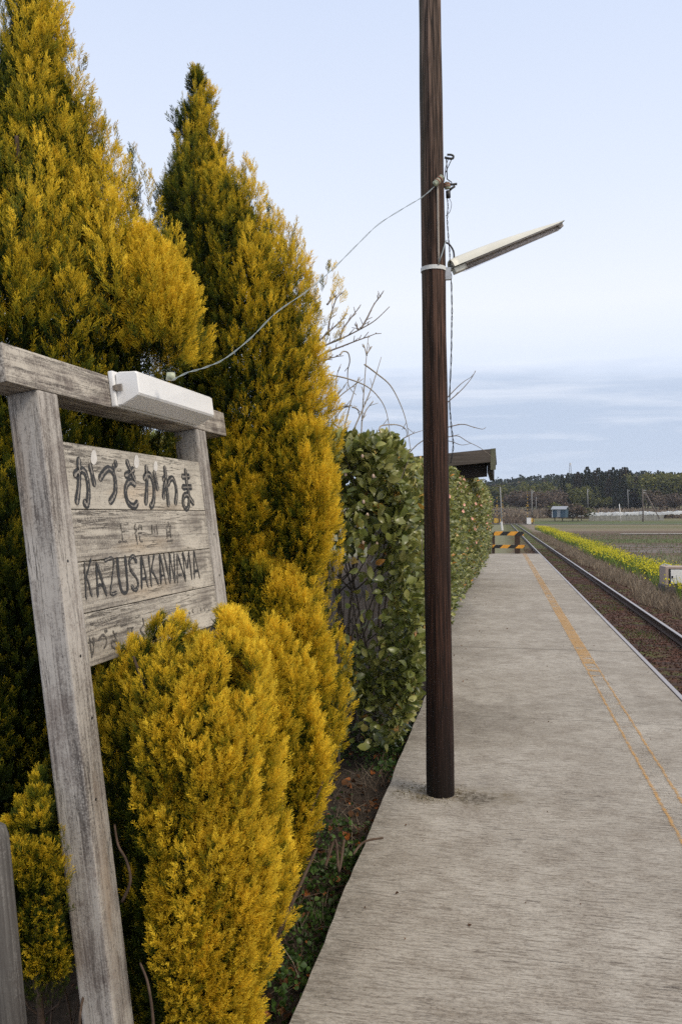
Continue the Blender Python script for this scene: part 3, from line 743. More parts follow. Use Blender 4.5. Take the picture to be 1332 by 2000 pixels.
# sign volumes the shrubs must keep out of are set up first
SU = Vector((math.sin(R(2.6)), math.cos(R(2.6)), 0))            # along the sign, away from the eye
TILT = R(7.8)                                                     # the sign leans back from the track
SV = Vector((-math.sin(TILT) * math.cos(R(2.6)), math.sin(TILT) * math.sin(R(2.6)), math.cos(TILT)))
SN = SU.cross(SV).normalized()                                   # faces the track
if SN.x < 0: SN = -SN
SO = at(125, 860, 2.40)                                           # board's upper near corner
SFR = Matrix(((SN.x, SU.x, SV.x, SO.x), (SN.y, SU.y, SV.y, SO.y), (SN.z, SU.z, SV.z, SO.z), (0, 0, 0, 1)))   # local x = out of the face, y = along, z = up
SINV = np.array(SFR.inverted())
def in_sign(pos, near=.02):
    """Keeps foliage out of the sign's timbers and off the face of the board."""
    h = np.concatenate([pos, np.ones((len(pos), 1))], 1) @ SINV.T
    x, y, z = h[:, 0], h[:, 1], h[:, 2]
    post = (np.abs(x + .05) < .10) & (((y > -.17) & (y < .05)) | ((y > .95) & (y < 1.16))) & (z < .24)
    beam = (np.abs(x + .04) < .13) & (y > -.45) & (y < 1.45) & (z > .10) & (z < .40)
    board = (x > -.12) & (x < .20) & (y > -.02) & (y < 1.02) & (z < .12) & (z > -.72) 
    return post | beam | board

GROUNDZ = -.17
# tree 2: the middle tall one
def conifer(name, label, cat='conifer', group=None, loc=(0, 0, 0)):
    return empty(name, loc, label, cat, group)
def trunk(parent, base, top, r0, r1, lean=.02, limbs=8, seed=0, spread=.3, mat='bark'):
    rr = random.Random(seed)
    mb = MB()
    base, top = Vector(base), Vector(top)
    pts = [base.lerp(top, t) + Vector((rr.uniform(-lean, lean), rr.uniform(-lean, lean), 0)) for t in [i / 7 for i in range(8)]]
    pts[0] = base
    mb.tube(pts, [r0 * 1.25 if i == 0 else r0 + (r1 - r0) * i / 7 for i in range(8)], 9)
    for i in range(limbs):
        t = rr.uniform(.10, .85); p = base.lerp(top, t); a = rr.uniform(0, 6.28)
        l = spread * rr.uniform(.6, 1.1) * (1 - .6 * t)
        q1 = p + Vector((math.cos(a) * l * .6, math.sin(a) * l * .6, l * .5)); q2 = p + Vector((math.cos(a) * l, math.sin(a) * l, l * 1.4))
        mb.tube([p, q1, q2], [r0 * .3, r0 * .22, r0 * .1], 5)
    return mb.build('trunk', M[mat], parent, True, base)

G = 'golden cypresses and shrubs planted behind the platform'
D2 = 4.2
t2 = conifer('golden_cypress', 'tall golden cypress tapering to one thin tip, between the station sign and the camellia hedge', 'conifer', G, tuple(Vector((at(480, 1000, D2).x, at(480, 1000, D2).y, GROUNDZ))))
prof2 = px_profile(D2, [(155, 386, 4), (225, 387, 24), (320, 393, 60), (411, 412, 100), (470, 430, 116), (560, 455, 134), (640, 476, 148), (760, 482, 152), (850, 484, 152), (1000, 484, 156), (1120, 476, 146), (1180, 474, 142), (1300, 488, 158), (1400, 494, 162), (1500, 484, 150), (1600, 465, 118), (1680, 460, 90)])
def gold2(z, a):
    left = 1 / (1 + math.exp((a + .25) * -5))            # side light put into the colour: golden towards the platform, greener behind
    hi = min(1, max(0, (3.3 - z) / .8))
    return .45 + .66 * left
def avoid2(p): return in_sign(p)
trunk(t2, (at(480, 1000, D2).x, at(480, 1000, D2).y, GROUNDZ - .05), at(386, 200, D2), .06, .006, .015, 14, 3, .45)
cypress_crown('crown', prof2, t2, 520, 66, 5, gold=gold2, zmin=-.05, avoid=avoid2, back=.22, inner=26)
for k_, rows in enumerate(([(805, 572, 16), (850, 580, 44), (950, 590, 56), (1040, 588, 50), (1100, 580, 26)], [(1075, 500, 20), (1130, 520, 54), (1220, 552, 74), (1310, 590, 54), (1370, 605, 26)], [(1060, 470, 18), (960, 478, 40), (1020, 478, 44), (1110, 470, 20)])):
    cypress_crown('crown', px_profile(3.92, rows), t2, 75 if k_ < 2 else 45, 62, 50 + k_, flame_len=(.18, .34), flame_w=(.045, .08), gold=lambda z, a: gold2(z, a) + .08, avoid=avoid2, back=.15, inner=14).name = 'side_branch'
# thin leader shoots on top
def leaders(parent, pts, D, seed):
    r = np.random.default_rng(seed); P, Dd, Sc, C0 = [], [], [], []
    for (x, y, x2, y2, n) in pts:
        a, b_ = at(x, y, D), at(x2, y2, D)
        for i in range(n):
            t = i / n
            p = a.lerp(b_, t); P.append(p); Dd.append((b_ - a).normalized() + Vector(r.normal(size=3) * (.24 * (1 - t)))); Sc.append((.055 - .035 * t)); C0.append(.48 + .1 * t)
    P = np.array([tuple(p) for p in P]); Dd = np.array([tuple(d) for d in Dd])
    tv, tf, tcl = SPRAYS_LITE[2]
    V, F, C = scatter(tv, tf, tcl, P, frames(Dd), np.array(Sc), np.array(C0))
    raw_mesh('leader_shoot', V, F, M['gold'], parent, C)
leaders(t2, [(386, 250, 381, 128, 34), (402, 290, 398, 172, 16), (366, 280, 356, 178, 14), (440, 330, 446, 262, 10), (478, 390, 480, 320, 8), (556, 540, 552, 462, 10), (600, 600, 604, 545, 8), (330, 380, 322, 318, 8), (350, 330, 345, 250, 10), (418, 260, 412, 205, 10)], D2 - .1, 3)

# tree 1: the left, taller one
D1 = 3.35
t1 = conifer('golden_cypress', 'biggest golden cypress, rising behind the sign and cut off by the picture top', 'conifer', G, tuple(Vector((at(60, 1000, D1).x, at(60, 1000, D1).y, GROUNDZ))))
prof1 = px_profile(D1, [(-120, 62, 8), (0, 64, 38), (120, 62, 72), (200, 60, 106), (300, 56, 140), (400, 52, 186), (500, 50, 236), (600, 52, 294), (680, 50, 300), (780, 55, 276), (900, 50, 270), (1100, 45, 280), (1300, 40, 285), (1500, 30, 290), (1700, 20, 250), (1850, 20, 180)])
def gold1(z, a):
    left = 1 / (1 + math.exp((a + .3) * -3.0))  # lit side towards the platform put into the leaf colour
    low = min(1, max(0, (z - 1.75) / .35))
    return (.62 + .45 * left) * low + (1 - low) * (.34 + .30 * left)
trunk(t1, (at(60, 1000, D1).x, at(60, 1000, D1).y, GROUNDZ - .05), at(64, 0, D1), .075, .01, .02, 14, 4, .5)
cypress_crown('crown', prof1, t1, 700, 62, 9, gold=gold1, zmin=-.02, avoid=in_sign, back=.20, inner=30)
leaders(t1, [(186, 250, 178, 170, 10), (208, 270, 206, 215, 8), (230, 300, 228, 245, 7), (142, 110, 130, 60, 10), (298, 520, 296, 465, 10), (340, 560, 338, 510, 8), (20, 110, 6, 30, 12)], D1 - .05, 5)
# lobe of the same tree hanging out beside the lamp
proflobe = px_profile(3.12, [(470, 278, 16), (510, 290, 32), (560, 302, 46), (620, 314, 54), (690, 318, 54), (735, 304, 44)])
cypress_crown('crown', proflobe, t1, 90, 62, 19, flame_len=(.22, .40), gold=lambda z, a: 1.05, avoid=in_sign, back=.2).name = 'side_branch'

# front bush under the board
D3 = 2.55
t3 = conifer('golden_shrub', 'brightest golden cypress shrub, in front of the lower edge of the sign board', 'shrub', G, tuple(Vector((at(400, 1600, D3).x, at(400, 1600, D3).y, GROUNDZ))))
prof3 = px_profile(D3, [(1215, 395, 70), (1245, 388, 108), (1300, 375, 136), (1350, 365, 146), (1420, 362, 156), (1500, 362, 156), (1600, 366, 158), (1700, 372, 158), (1780, 372, 154), (1860, 366, 144), (1950, 360, 128), (2060, 370, 105), (2120, 370, 80)])
def avoid3(p):
    h = np.concatenate([p, np.ones((len(p), 1))], 1) @ SINV.T
    x, y, z = h[:, 0], h[:, 1], h[:, 2]
    return ((x < .035) & (x > -.16) & (y > -.2) & (y < 1.13) & (z > -.70)) | ((x < .03) & (x > -.13) & (y > .95) & (y < 1.14)) | ((y < .06) & (y > -.3) & (x < .09) & (x > -.2))
trunk(t3, (at(400, 1600, D3).x, at(400, 1600, D3).y, GROUNDZ - .05), at(360, 1300, D3), .035, .006, .02, 12, 5, .4)
cypress_crown('crown', prof3, t3, 420, 80, 14, flame_len=(.14, .28), flame_w=(.030, .055), spray=(.034, .056), gold=lambda z, a: .98 + .38 / (1 + math.exp((a + .10) * -5)), lean=.34, fdepth=.3, inner=14, isz=(.05, .08), zmin=-.1, avoid=avoid3, back=.15, face_arc=165)  # gold rises on the platform side, painting its light into the leaves
# small lower lobe bush between the two tall ones
D4 = 3.45
t4 = conifer('golden_shrub', 'narrow golden cypress shrub right of the sign, against the foot of the taller tree', 'shrub', G, tuple(Vector((at(575, 1400, D4).x, at(575, 1400, D4).y, GROUNDZ))))
prof4 = px_profile(D4, [(1195, 480, 22), (1240, 494, 46), (1320, 518, 64), (1400, 540, 74), (1480, 552, 74), (1560, 550, 68), (1640, 560, 52), (1690, 570, 20)])
trunk(t4, (at(560, 1400, D4).x, at(560, 1400, D4).y, GROUNDZ - .05), at(510, 1260, D4), .03, .006, .02, 8, 6, .3)
cypress_crown('crown', prof4, t4, 130, 66, 24, flame_len=(.2, .36), flame_w=(.045, .075), spray=(.05, .08), gold=lambda z, a: .8 + .4 / (1 + math.exp((a + .1) * -5)), zmin=-.1, avoid=in_sign, back=.2)  # platform side painted more golden, as if lit
# bush left of the near post
D5 = 2.22
t5 = conifer('green_gold_shrub', 'small green cypress shrub with gold tips, left of the near sign post', 'shrub', G, tuple(Vector((at(80, 1600, D5).x, at(80, 1600, D5).y, GROUNDZ))))
prof5 = px_profile(D5 + .1, [(1510, 110, 20), (1590, 92, 58), (1690, 76, 78), (1770, 76, 82), (1840, 88, 72), (1885, 95, 36)])
trunk(t5, (at(90, 1600, D5 + .16).x, at(90, 1600, D5 + .16).y, GROUNDZ - .05), at(90, 1640, D5 + .16), .014, .005, .02, 8, 7, .16)
def avoid5(p):
    h = np.concatenate([p, np.ones((len(p), 1))], 1) @ SINV.T
    x, y, z = h[:, 0], h[:, 1], h[:, 2]
    return ((y < .05) & (y > -.13) & (x < .03) & (x > -.13))
cypress_crown('crown', prof5, t5, 120, 48, 31, flame_len=(.09, .16), flame_w=(.022, .036), spray=(.032, .052), gold=lambda z, a: .84, lean=.6, inner=12, isz=(.04, .07), avoid=avoid5, back=.2, templates=SPRAYS)

# ------------------------------------------------------------------ station sign
sign = empty('station_sign', (SFR @ Vector((0, .5, -1.8))), 'weathered whitish wooden station name board on two posts, leaning back among golden shrubs', 'sign')
POSTW = .100
def sbox(name, lo, hi, mat, bev=.006, parent=sign): return box(name, lo, hi, mat, parent, bev, SFR)
zpt = .136                                                 # top of the posts in the sign's frame
sbox('post', (-POSTW, -POSTW - .001, -2.12), (0, -.001, zpt), M['post_wood'], .007)
sbox('post', (-POSTW, .992, -2.12), (0, .992 + POSTW, zpt), M['post_wood'], .007)
beam = sbox('beam', (-.112, -.24, zpt), (.001, 1.33, zpt + .106), M['beam_wood'], .006)
bd = [(-.200, -.002, M['board_wood']), (-.355, -.2025, M['board_low']), (-.505, -.3575, M['board_low']), (-.66, -.5075, M['board_low'])]
planks = []
for i, (z0, z1, mt) in enumerate(bd):
    p = sbox('plank', (-.036 + .001 * (i % 2), .001, z0), (-.006 + .001 * (i % 2), .990, z1), mt, .0025)
    planks.append(p)
# nail and bolt holes
for (y, z) in ((-.055, -.35), (-.05, -.62), (-.06, -1.02), (1.04, -.47), (1.04, -.30), (-.03, -.80)):
    c = SFR @ Vector((.0005, y, z)); mbn = MB()
    mbn.V = [tuple(c + (SU * math.cos(a) + SV * math.sin(a)) * .0045 + SN * .0006) for a in [k * math.pi / 4 for k in range(8)]]; mbn.F = [tuple(range(8))]
    mbn.build('nail_hole', M['black'], sign)

def on_board(px, py, lift=.0):
    """The board's own (y, z) where the photo pixel's ray meets the plane of its face."""
    o = Vector((0, 0, EYE)); d = at(px, py, 1.0) - o
    n = SN; p0 = SFR @ Vector((-.005, 0, 0))
    t = (p0 - o).dot(n) / d.dot(n)
    q = SFR.inverted() @ (o + d * t)
    return q.y, q.z
def ribbon(mb, pts, w, lift, taper=.55, jit=.0008):
    """Flat stroke with rounded ends lying on the board, in the sign's frame."""
    P = smooth_path([Vector((0, y, z)) for y, z in pts], 7)
    n = len(P)
    tot = sum((P[i + 1] - P[i]).length for i in range(n - 1)); acc = 0
    Lf, Rt = [], []
    for i, p in enumerate(P):
        d = (P[min(i + 1, n - 1)] - P[max(i - 1, 0)]); d = d.normalized() if d.length > 0 else Vector((0, 1, 0))
        s = Vector((0, -d.z, d.y))
        if i: acc += (P[i] - P[i - 1]).length
        e = min(acc, tot - acc) / (w * .5)
        k = math.sqrt(max(0.02, 1 - (1 - min(1, e)) ** 2))
        hw = w * .5 * k * (taper + (1 - taper) * abs(math.cos(3.0 * acc / tot))) + random.uniform(-jit, jit)
        Lf.append(p + s * hw); Rt.append(p - s * hw)
    V = [SFR @ Vector((-.005 + lift, q.y, q.z)) for q in Lf + Rt]
    F = [(i, i + 1, n + i + 1, n + i) for i in range(n - 1)]
    mb.add(V, F)
def T7(p): return (130 + p[0] / 4.933, 870 + p[1] / 4.933)
def T6(p): return (120 + p[0] / 3.918, 1040 + p[1] / 3.918)
def T2(p): return (p[0] / 2.857, 640 + p[1] / 2.857)
kana = [
 [(75, 300), (100, 262), (150, 238), (185, 268), (208, 360), (214, 470), (198, 572), (165, 520)], [(119, 108), (123, 280), (118, 420), (98, 572)], [(222, 172), (245, 260), (275, 398)],
 [(318, 332), (350, 275), (400, 225), (445, 250), (470, 330), (472, 440), (445, 510), (412, 550)], [(446, 175), (468, 238)], [(464, 140), (488, 208)],
 [(560, 292), (610, 268), (655, 218)], [(576, 132), (615, 235), (664, 345)], [(672, 382), (615, 345), (577, 392), (572, 470), (600, 555), (655, 585), (690, 535)],
 [(746, 330), (770, 285), (803, 282), (832, 340), (845, 440), (840, 530), (820, 582), (806, 552)], [(770, 182), (776, 380), (764, 578)], [(840, 238), (862, 330), (882, 440)],
 [(928, 338), (958, 285)], [(946, 192), (956, 300), (972, 450), (986, 595)], [(958, 330), (940, 430), (936, 520)], [(974, 385), (1000, 325), (1030, 325), (1055, 400), (1060, 480), (1048, 572)],
 [(1108, 300), (1190, 298)], [(1112, 402), (1212, 400)], [(1145, 218), (1158, 350), (1180, 480), (1178, 580), (1152, 612), (1126, 560), (1132, 490), (1165, 475), (1198, 520), (1232, 570)]]
mbl, mbw = MB(), MB()
for st in kana:
    q = [on_board(*T7(p)) for p in st]
    ribbon(mbl, q, .0265, .0009, .78, .0007)
    # worn groove bottom showing inside the black
    q2 = q if len(q) < 3 else q
    ribbon(mbw, [(a + .0012, b_ - .0005) for a, b_ in q2], .0082, .0014, .10, .0020)
roma = [
 [(178, 215), (195, 515)], [(228, 198), (186, 375)], [(200, 345), (240, 495)],
 [(268, 225), (282, 500)], [(270, 225), (352, 490)], [(284, 402), (322, 398)],
 [(330, 215), (400, 203), (390, 350), (382, 465), (430, 455)],
 [(428, 185), (440, 330), (462, 440), (490, 462), (508, 430), (500, 300), (488, 170)],
 [(580, 235), (552, 182), (523, 215), (535, 290), (575, 345), (590, 405), (565, 440), (535, 400)],
 [(612, 175), (617, 435)], [(616, 175), (668, 425)], [(622, 355), (652, 350)],
 [(668, 170), (693, 415)], [(712, 165), (686, 310)], [(694, 285), (748, 395)],
 [(752, 160), (765, 400)], [(756, 160), (806, 398)], [(764, 330), (790, 326)],
 [(784, 155), (836, 395)], [(836, 395), (826, 152)], [(826, 152), (874, 388)], [(874, 388), (862, 148)],
 [(886, 158), (892, 388)], [(888, 158), (956, 382)], [(896, 325), (928, 320)],
 [(928, 145), (944, 300), (950, 370)], [(930, 145), (966, 280)], [(966, 280), (976, 140)], [(976, 140), (1002, 366)],
 [(1014, 138), (1020, 362)], [(1016, 138), (1062, 354)], [(1024, 295), (1048, 290)]]
for i, st in enumerate(roma):
    q = [on_board(*T6(p)) for p in st]
    ribbon(mbl, q, .0150 if i in (4, 7, 8, 9, 15) else .0110, .0009, .7, .0018)
    if i % 2 == 0: ribbon(mbw, [(a + .001, b_) for a, b_ in q], .0030, .0013, .1, .0012)
lt = mbl.build('lettering', M['letter'], planks[0]); lw = mbw.build('lettering_wear', M['letter_worn'], planks[0])
faint = [  # small worn-off row of four characters
 [(672, 1090), (686, 1192)], [(682, 1138), (697, 1136)], [(660, 1194), (710, 1191)],
 [(757, 1092), (750, 1120), (763, 1128), (751, 1150)], [(758, 1150), (768, 1210)], [(778, 1098), (773, 1130)], [(785, 1096), (792, 1128)], [(772, 1148), (792, 1144)], [(778, 1160), (783, 1190), (798, 1192)], [(764, 1165), (760, 1185)],
 [(846, 1098), (850, 1150)], [(860, 1120), (864, 1145)], [(872, 1095), (880, 1155)],
 [(938, 1080), (942, 1110)], [(925, 1110), (955, 1106)], [(928, 1118), (934, 1175)], [(948, 1115), (954, 1172)], [(934, 1140), (950, 1138)], [(936, 1158), (952, 1155)], [(930, 1192), (966, 1186)]]
low = [
 [(205, 845), (235, 835), (248, 870), (240, 935)], [(215, 800), (228, 900), (235, 960)], [(240, 800), (255, 850)],
 [(285, 825), (310, 785), (340, 800), (345, 850), (325, 885)], [(330, 745), (340, 770)], [(342, 740), (352, 762)],
 [(378, 795), (425, 770)], [(392, 745), (420, 815)], [(425, 825), (390, 830), (385, 865), (410, 885), (440, 875)],
 [(455, 715), (500, 700)], [(500, 735), (555, 725)], [(540, 725), (545, 800)],
 [(620, 650), (630, 700), (605, 745), (640, 790)],
 [(882, 600), (886, 628)], [(886, 628), (900, 622)], [(898, 600), (900, 622)], [(920, 612), (932, 610)], [(975, 605), (985, 625)], [(1010, 585), (1000, 600), (1015, 615)], [(1040, 580), (1045, 612)], [(1065, 572), (1070, 605)], [(1090, 570), (1100, 600)], [(1120, 565), (1130, 600)]]
mbf = MB()
for st in faint: ribbon(mbf, [on_board(*T2(p)) for p in st], .0062, .0021, .6, .0013)
for st in low: ribbon(mbf, [on_board(*T6(p)) for p in st], .0068 if st[0][0] < 700 else .0040, .0021, .6, .0013)
mbf.build('faded_lettering', M['letter_faint'], planks[2])
# pale splashes on the top plank
mbs = MB()
for (x, y, hw, hh) in ((265, 115, 30, 72), (676, 155, 24, 66), (860, 200, 20, 50)):
    pts = [on_board(*T7((x + math.cos(a) * hw * (1 + .1 * math.sin(3 * a)), y + math.sin(a) * hh))) for a in [k * math.pi / 10 for k in range(20)]]
    o_ = len(mbs.V); mbs.V += [tuple(SFR @ Vector((-.0044, a, b_))) for a, b_ in pts]; mbs.F.append(tuple(range(o_, o_ + 20)))
M['splash'] = simple('pale_splash', (.60, .58, .55), .8, 0, .15, 40)
mbs.build('pale_stain', M['splash'], planks[0])

# ------------------------------------------------------------------ sign light
lamp = empty('sign_light', SFR @ Vector((.03, .6, zpt + .05)), 'white plastic covered fluorescent light fixed to the beam of the station sign', 'lamp')
y0, y1 = .318, .955
zb = .136
bm = bmesh.new()
sec = [(.018, .004), (.022, .110), (.034, .115), (.095, .107), (.101, .100), (.101, .034), (.096, .027), (.034, .003)]
n = len(sec)
rings = []
for (yy, sh) in ((y0, .93), (y0 + .006, 1.0), (y1 - .006, 1.0), (y1, .93)):
    rings.append([bm.verts.new((.06 + (a - .06) * sh, yy, zb + .06 + (b_ - .06) * sh)) for a, b_ in sec])
for i in range(3):
    for k in range(n): bm.faces.new((rings[i][k], rings[i][(k + 1) % n], rings[i + 1][(k + 1) % n], rings[i + 1][k]))
bm.faces.new(rings[0]); bm.faces.new(rings[3][::-1])
bmesh.ops.recalc_face_normals(bm, faces=bm.faces)
from_bm('cover', bm, M['plastic'], lamp, SFR, False)
box('base_plate', (.002, y0 - .012, zb + .001), (.020, y1 + .012, zb + .120), M['plastic'], lamp, .005, SFR)
for yy in (y0 - .004, y1 + .004):
    s = -1 if yy < .5 else 1
    mbc = MB(); mbc.box((.002, min(yy, yy + s * .004) - .001, zb + .050), (.044, max(yy, yy + s * .004) + .001, zb + .072), SFR)
    mbc.box((.016, min(yy, yy + s * .011), zb + .053), (.026, max(yy, yy + s * .011), zb + .069), SFR)
    mbc.build('clip', M['steel'], lamp)

# ------------------------------------------------------------------ grey stake at the left edge
st = empty('wooden_stake', at(-10, 1990, 1.9), 'grey cracked wooden stake cut off by the left edge near the bottom', 'stake')
sd_ = Matrix.Translation(at(22, 2000, 1.95)) @ Matrix.Rotation(R(-5.5), 4, FWD) @ Matrix.Rotation(YAW + .5, 4, 'Z')
bm = bmesh.new()
ring = [(math.cos(a) * .047, math.sin(a) * .047) for a in [k * math.pi / 7 for k in range(14)]]
rz = [(-.5, 1.0), (.44, 1.0), (.465, .88), (.475, .6)]
rv = [[bm.verts.new((x * s_, y * s_, z_)) for x, y in ring] for z_, s_ in rz]
for i in range(3):
    for k in range(14): bm.faces.new((rv[i][k], rv[i][(k + 1) % 14], rv[i + 1][(k + 1) % 14], rv[i + 1][k]))
bm.faces.new(rv[-1]); bm.faces.new(rv[0][::-1])
from_bm('stake_body', bm, M['stake_wood'], st, sd_ @ Matrix.Translation((-.01, 0, 0)), True)

# ------------------------------------------------------------------ utility pole
PD = 4.58
foot = at(860, 1546, PD); foot.z = 0
ptop = at(836, -260, PD)
pax = (ptop - foot).normalized()
upole = empty('utility_pole', foot, 'dark brown creosoted wooden pole standing in the platform, carrying the outdoor lamp', 'pole')
bm = bmesh.new(); nseg, nr = 60, 28
Hh = (ptop - foot).length
rings = []
for i in range(nseg + 1):
    t = i / nseg; z_ = -.12 + (Hh + .12) * t
    rad = .0765 + (.058 - .0765) * t
    rings.append([bm.verts.new((math.cos(2 * math.pi * k / nr) * (rad + .0016 * math.sin(k * 2.3 + 5 * math.sin(z_ * .9)) + .0008 * math.sin(k * 5 + z_ * 7)), math.sin(2 * math.pi * k / nr) * (rad + .0016 * math.sin(k * 2.3 + 5 * math.sin(z_ * .9))), z_)) for k in range(nr)])
for i in range(nseg):
    for k in range(nr): bm.faces.new((rings[i][k], rings[i][(k + 1) % nr], rings[i + 1][(k + 1) % nr], rings[i + 1][k]))
bm.faces.new(rings[-1])
PM = Matrix.Translation(foot) @ Vector((0, 0, 1)).rotation_difference(pax).to_matrix().to_4x4()
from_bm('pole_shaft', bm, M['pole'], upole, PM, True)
def pole_r(z): return .0765 + (.058 - .0765) * z / Hh
def onpole(z, ang, off=0.0):
    """Point on the pole's surface: height z, angle from +X counter-clockwise in degrees."""
    return PM @ Vector((math.cos(R(ang)) * (pole_r(z) + off), math.sin(R(ang)) * (pole_r(z) + off), z))
zb_ = EYE + (1004 - 527) / FPX * PD
mb = MB()
for (dz, off) in ((-.010, .004), (.010, .004)): pass
ringp = []
for dz in (-.011, .011):
    for off in (.0005, .0045):
        ringp.append([onpole(zb_ + dz, a * 15, off) for a in range(24)])
o = len(mb.V); mb.V += [tuple(p) for r_ in ringp for p in r_]
for k in range(24):
    k2 = (k + 1) % 24
    for a, b_ in ((0, 1), (1, 3), (3, 2), (2, 0)): mb.F.append((a * 24 + k, a * 24 + k2, b_ * 24 + k2, b_ * 24 + k))
mb.build('metal_band', M['white_band'], upole)
mb = MB(); mb.tube([onpole(z_, -62, .006) for z_ in np.linspace(zb_ + .01, zb_ + .44, 9)], .006, 6); mb.build('conduit', M['conduit'], upole, True)
mb = MB(); mb.tube([onpole(zb_ + .02, -62, .010), onpole(zb_ + .06, -52, .016), onpole(zb_ + .14, -25, .012), onpole(zb_ + .155, -10, .012)], .0035, 6)
mb.build('lamp_lead', M['cable_pale'], upole, True)
# steel hook and black strapping high on the track side
def P3(x, y, D=PD): return at(780 + x / 3.918, 260 + y / 3.918, D)
mb = MB(); mb.tube(smooth_path([P3(345, 183), P3(385, 192), P3(408, 190), P3(412, 172), P3(395, 163), P3(365, 162)], 5), .0065, 6); mb.build('iron_hook', M['black'], upole, True)
mb = MB()
mb.tube([P3(358, 190), P3(362, 250), P3(365, 350)], .0032, 5); mb.tube([P3(400, 195), P3(375, 250), P3(350, 305), P3(340, 370)], .0025, 5)
mb.tube([P3(372, 195), P3(352, 265), P3(350, 310)], .002, 5)
mb.tube([P3(365, 350), P3(398, 372), P3(400, 395)], .003, 5)
mb.build('tie_wire', M['black'], upole, True)
mb = MB(); mb.tube([P3(350, 375), P3(395, 392), P3(440, 386)], .0065, 6); mb.tube([P3(385, 435), P3(400, 420), P3(424, 404)], .0065, 6); mb.tube([P3(372, 440), P3(374, 492)], .013, 8); mb.build('cable_joint', M['black'], upole, True)
# insulators
def insulator(name, a, b_, label, r=.014):
    e = empty(name, a, label, 'insulator', 'insulators on the pole')
    a, b_ = Vector(a), Vector(b_)
    pts, rad = [], []
    for i in range(17):
        t = i / 16; pts.append(a.lerp(b_, t)); rad.append(r * (1.0 if (i // 2) % 2 == 0 else .68))
    rad[0] = r * .6
    mb = MB().tube(pts, rad, 12); mb.build('porcelain_body', M['ceramic'], e, True)
    mb = MB()
    for t in (.38, .72):
        p = a.lerp(b_, t); d = (b_ - a).normalized() * .004
        mb.tube([p - d, p + d], r * 1.08, 12)
    mb.build('binding', M['rustred'], e, True)
    return e
insulator('insulator', P3(268, 390, PD - .10), P3(325, 335, PD - .085), 'ribbed porcelain insulator on the pole, holding the pale wire to the sign', .017)
insulator('insulator', P3(368, 425, PD), P3(362, 378, PD), 'mossy porcelain insulator on the track side of the pole under the hook', .017)

# platform lamp
pl_ = empty('outdoor_lamp', onpole(zb_, 0, .02), 'long cream fluorescent street lamp slanting up from the pole over the platform', 'lamp')
la = P3(402, 1040, PD + .02); lb_ = P3(1240, 690, PD + .10)
ld = (lb_ - la).normalized(); LL = (lb_ - la).length
ly = Vector((0, 0, 1)).cross(ld).normalized(); lz = ld.cross(ly).normalized()
LM = Matrix(((ld.x, ly.x, lz.x, la.x), (ld.y, ly.y, lz.y, la.y), (ld.z, ly.z, lz.z, la.z), (0, 0, 0, 1)))
bm = bmesh.new(); rings = []
for i in range(21):
    t = i / 20
    hh = (.046 * (1 - t) + .010) * (1 if i not in (0, 20) else .9) + .012 * math.sin(math.pi * t)
    w = .058 - .010 * t
    ring = []
    for k in range(13):
        a = math.pi * k / 12
        ring.append(bm.verts.new((t * LL, math.cos(a) * w, max(0, math.sin(a)) ** .7 * hh)))
    rings.append(ring)
for i in range(20):
    for k in range(12): bm.faces.new((rings[i][k], rings[i + 1][k], rings[i + 1][k + 1], rings[i][k + 1]))
bm.faces.new(rings[0][::-1]); bm.faces.new(rings[-1])
from_bm('shade', bm, M['lamp_shade'], pl_, LM, True)
box('lamp_body', (.004, -.030, -.030), (.075, .030, -.001), M['lamp_shade'], pl_, .004, LM)
box('end_cap', (LL - .035, -.026, -.022), (LL - .006, .026, .002), M['lamp_grey'], pl_, .003, LM)
box('reflector', (.075, -.046, -.006), (LL - .035, .046, .001), M['lamp_grey'], pl_, .001, LM)
mb = MB().tube([LM @ Vector((.075, 0, -.020)), LM @ Vector((LL - .035, 0, -.018))], .013, 12); mb.build('tube', M['tube'], pl_, True)
def glass_mat():
    m, nt, out = mat_new('clear_lens')
    g_ = N(nt, 'ShaderNodeBsdfGlossy'); g_.inputs['Roughness'].default_value = .15
    t = N(nt, 'ShaderNodeBsdfTransparent'); t.inputs[0].default_value = (.88, .88, .9, 1)
    mx = N(nt, 'ShaderNodeMixShader'); mx.inputs[0].default_value = .16
    L(nt, t.outputs[0], mx.inputs[1]); L(nt, g_.outputs[0], mx.inputs[2]); L(nt, mx.outputs[0], out.inputs[0]); return m
M['lens'] = glass_mat()
bm = bmesh.new(); rings = []
for x_ in (.06, LL - .02):
    rings.append([bm.verts.new((x_, math.cos(a) * .045, -.004 - math.sin(a) * (.036 if x_ < .1 else .026))) for a in [math.pi * k / 8 for k in range(9)]])
for k in range(8): bm.faces.new((rings[0][k], rings[1][k], rings[1][k + 1], rings[0][k + 1]))
from_bm('lens', bm, M['lens'], pl_, LM, True)
mb = MB().box((-.028, -.012, -.048), (.008, .012, .018), Matrix.Translation(onpole(zb_ - .012, 0, .022)))
mb.tube([onpole(zb_ + .0, 0, .012), la + lz * .004, la + ld * .03 + lz * -.004], .011, 8)
mb.build('bracket', M['galv'], pl_)
mb = MB().tube(smooth_path([P3(345, 833), P3(375, 845), P3(400, 875), P3(415, 910), P3(418, 960)], 5), .005, 6); mb.build('black_lead', M['black'], pl_, True)

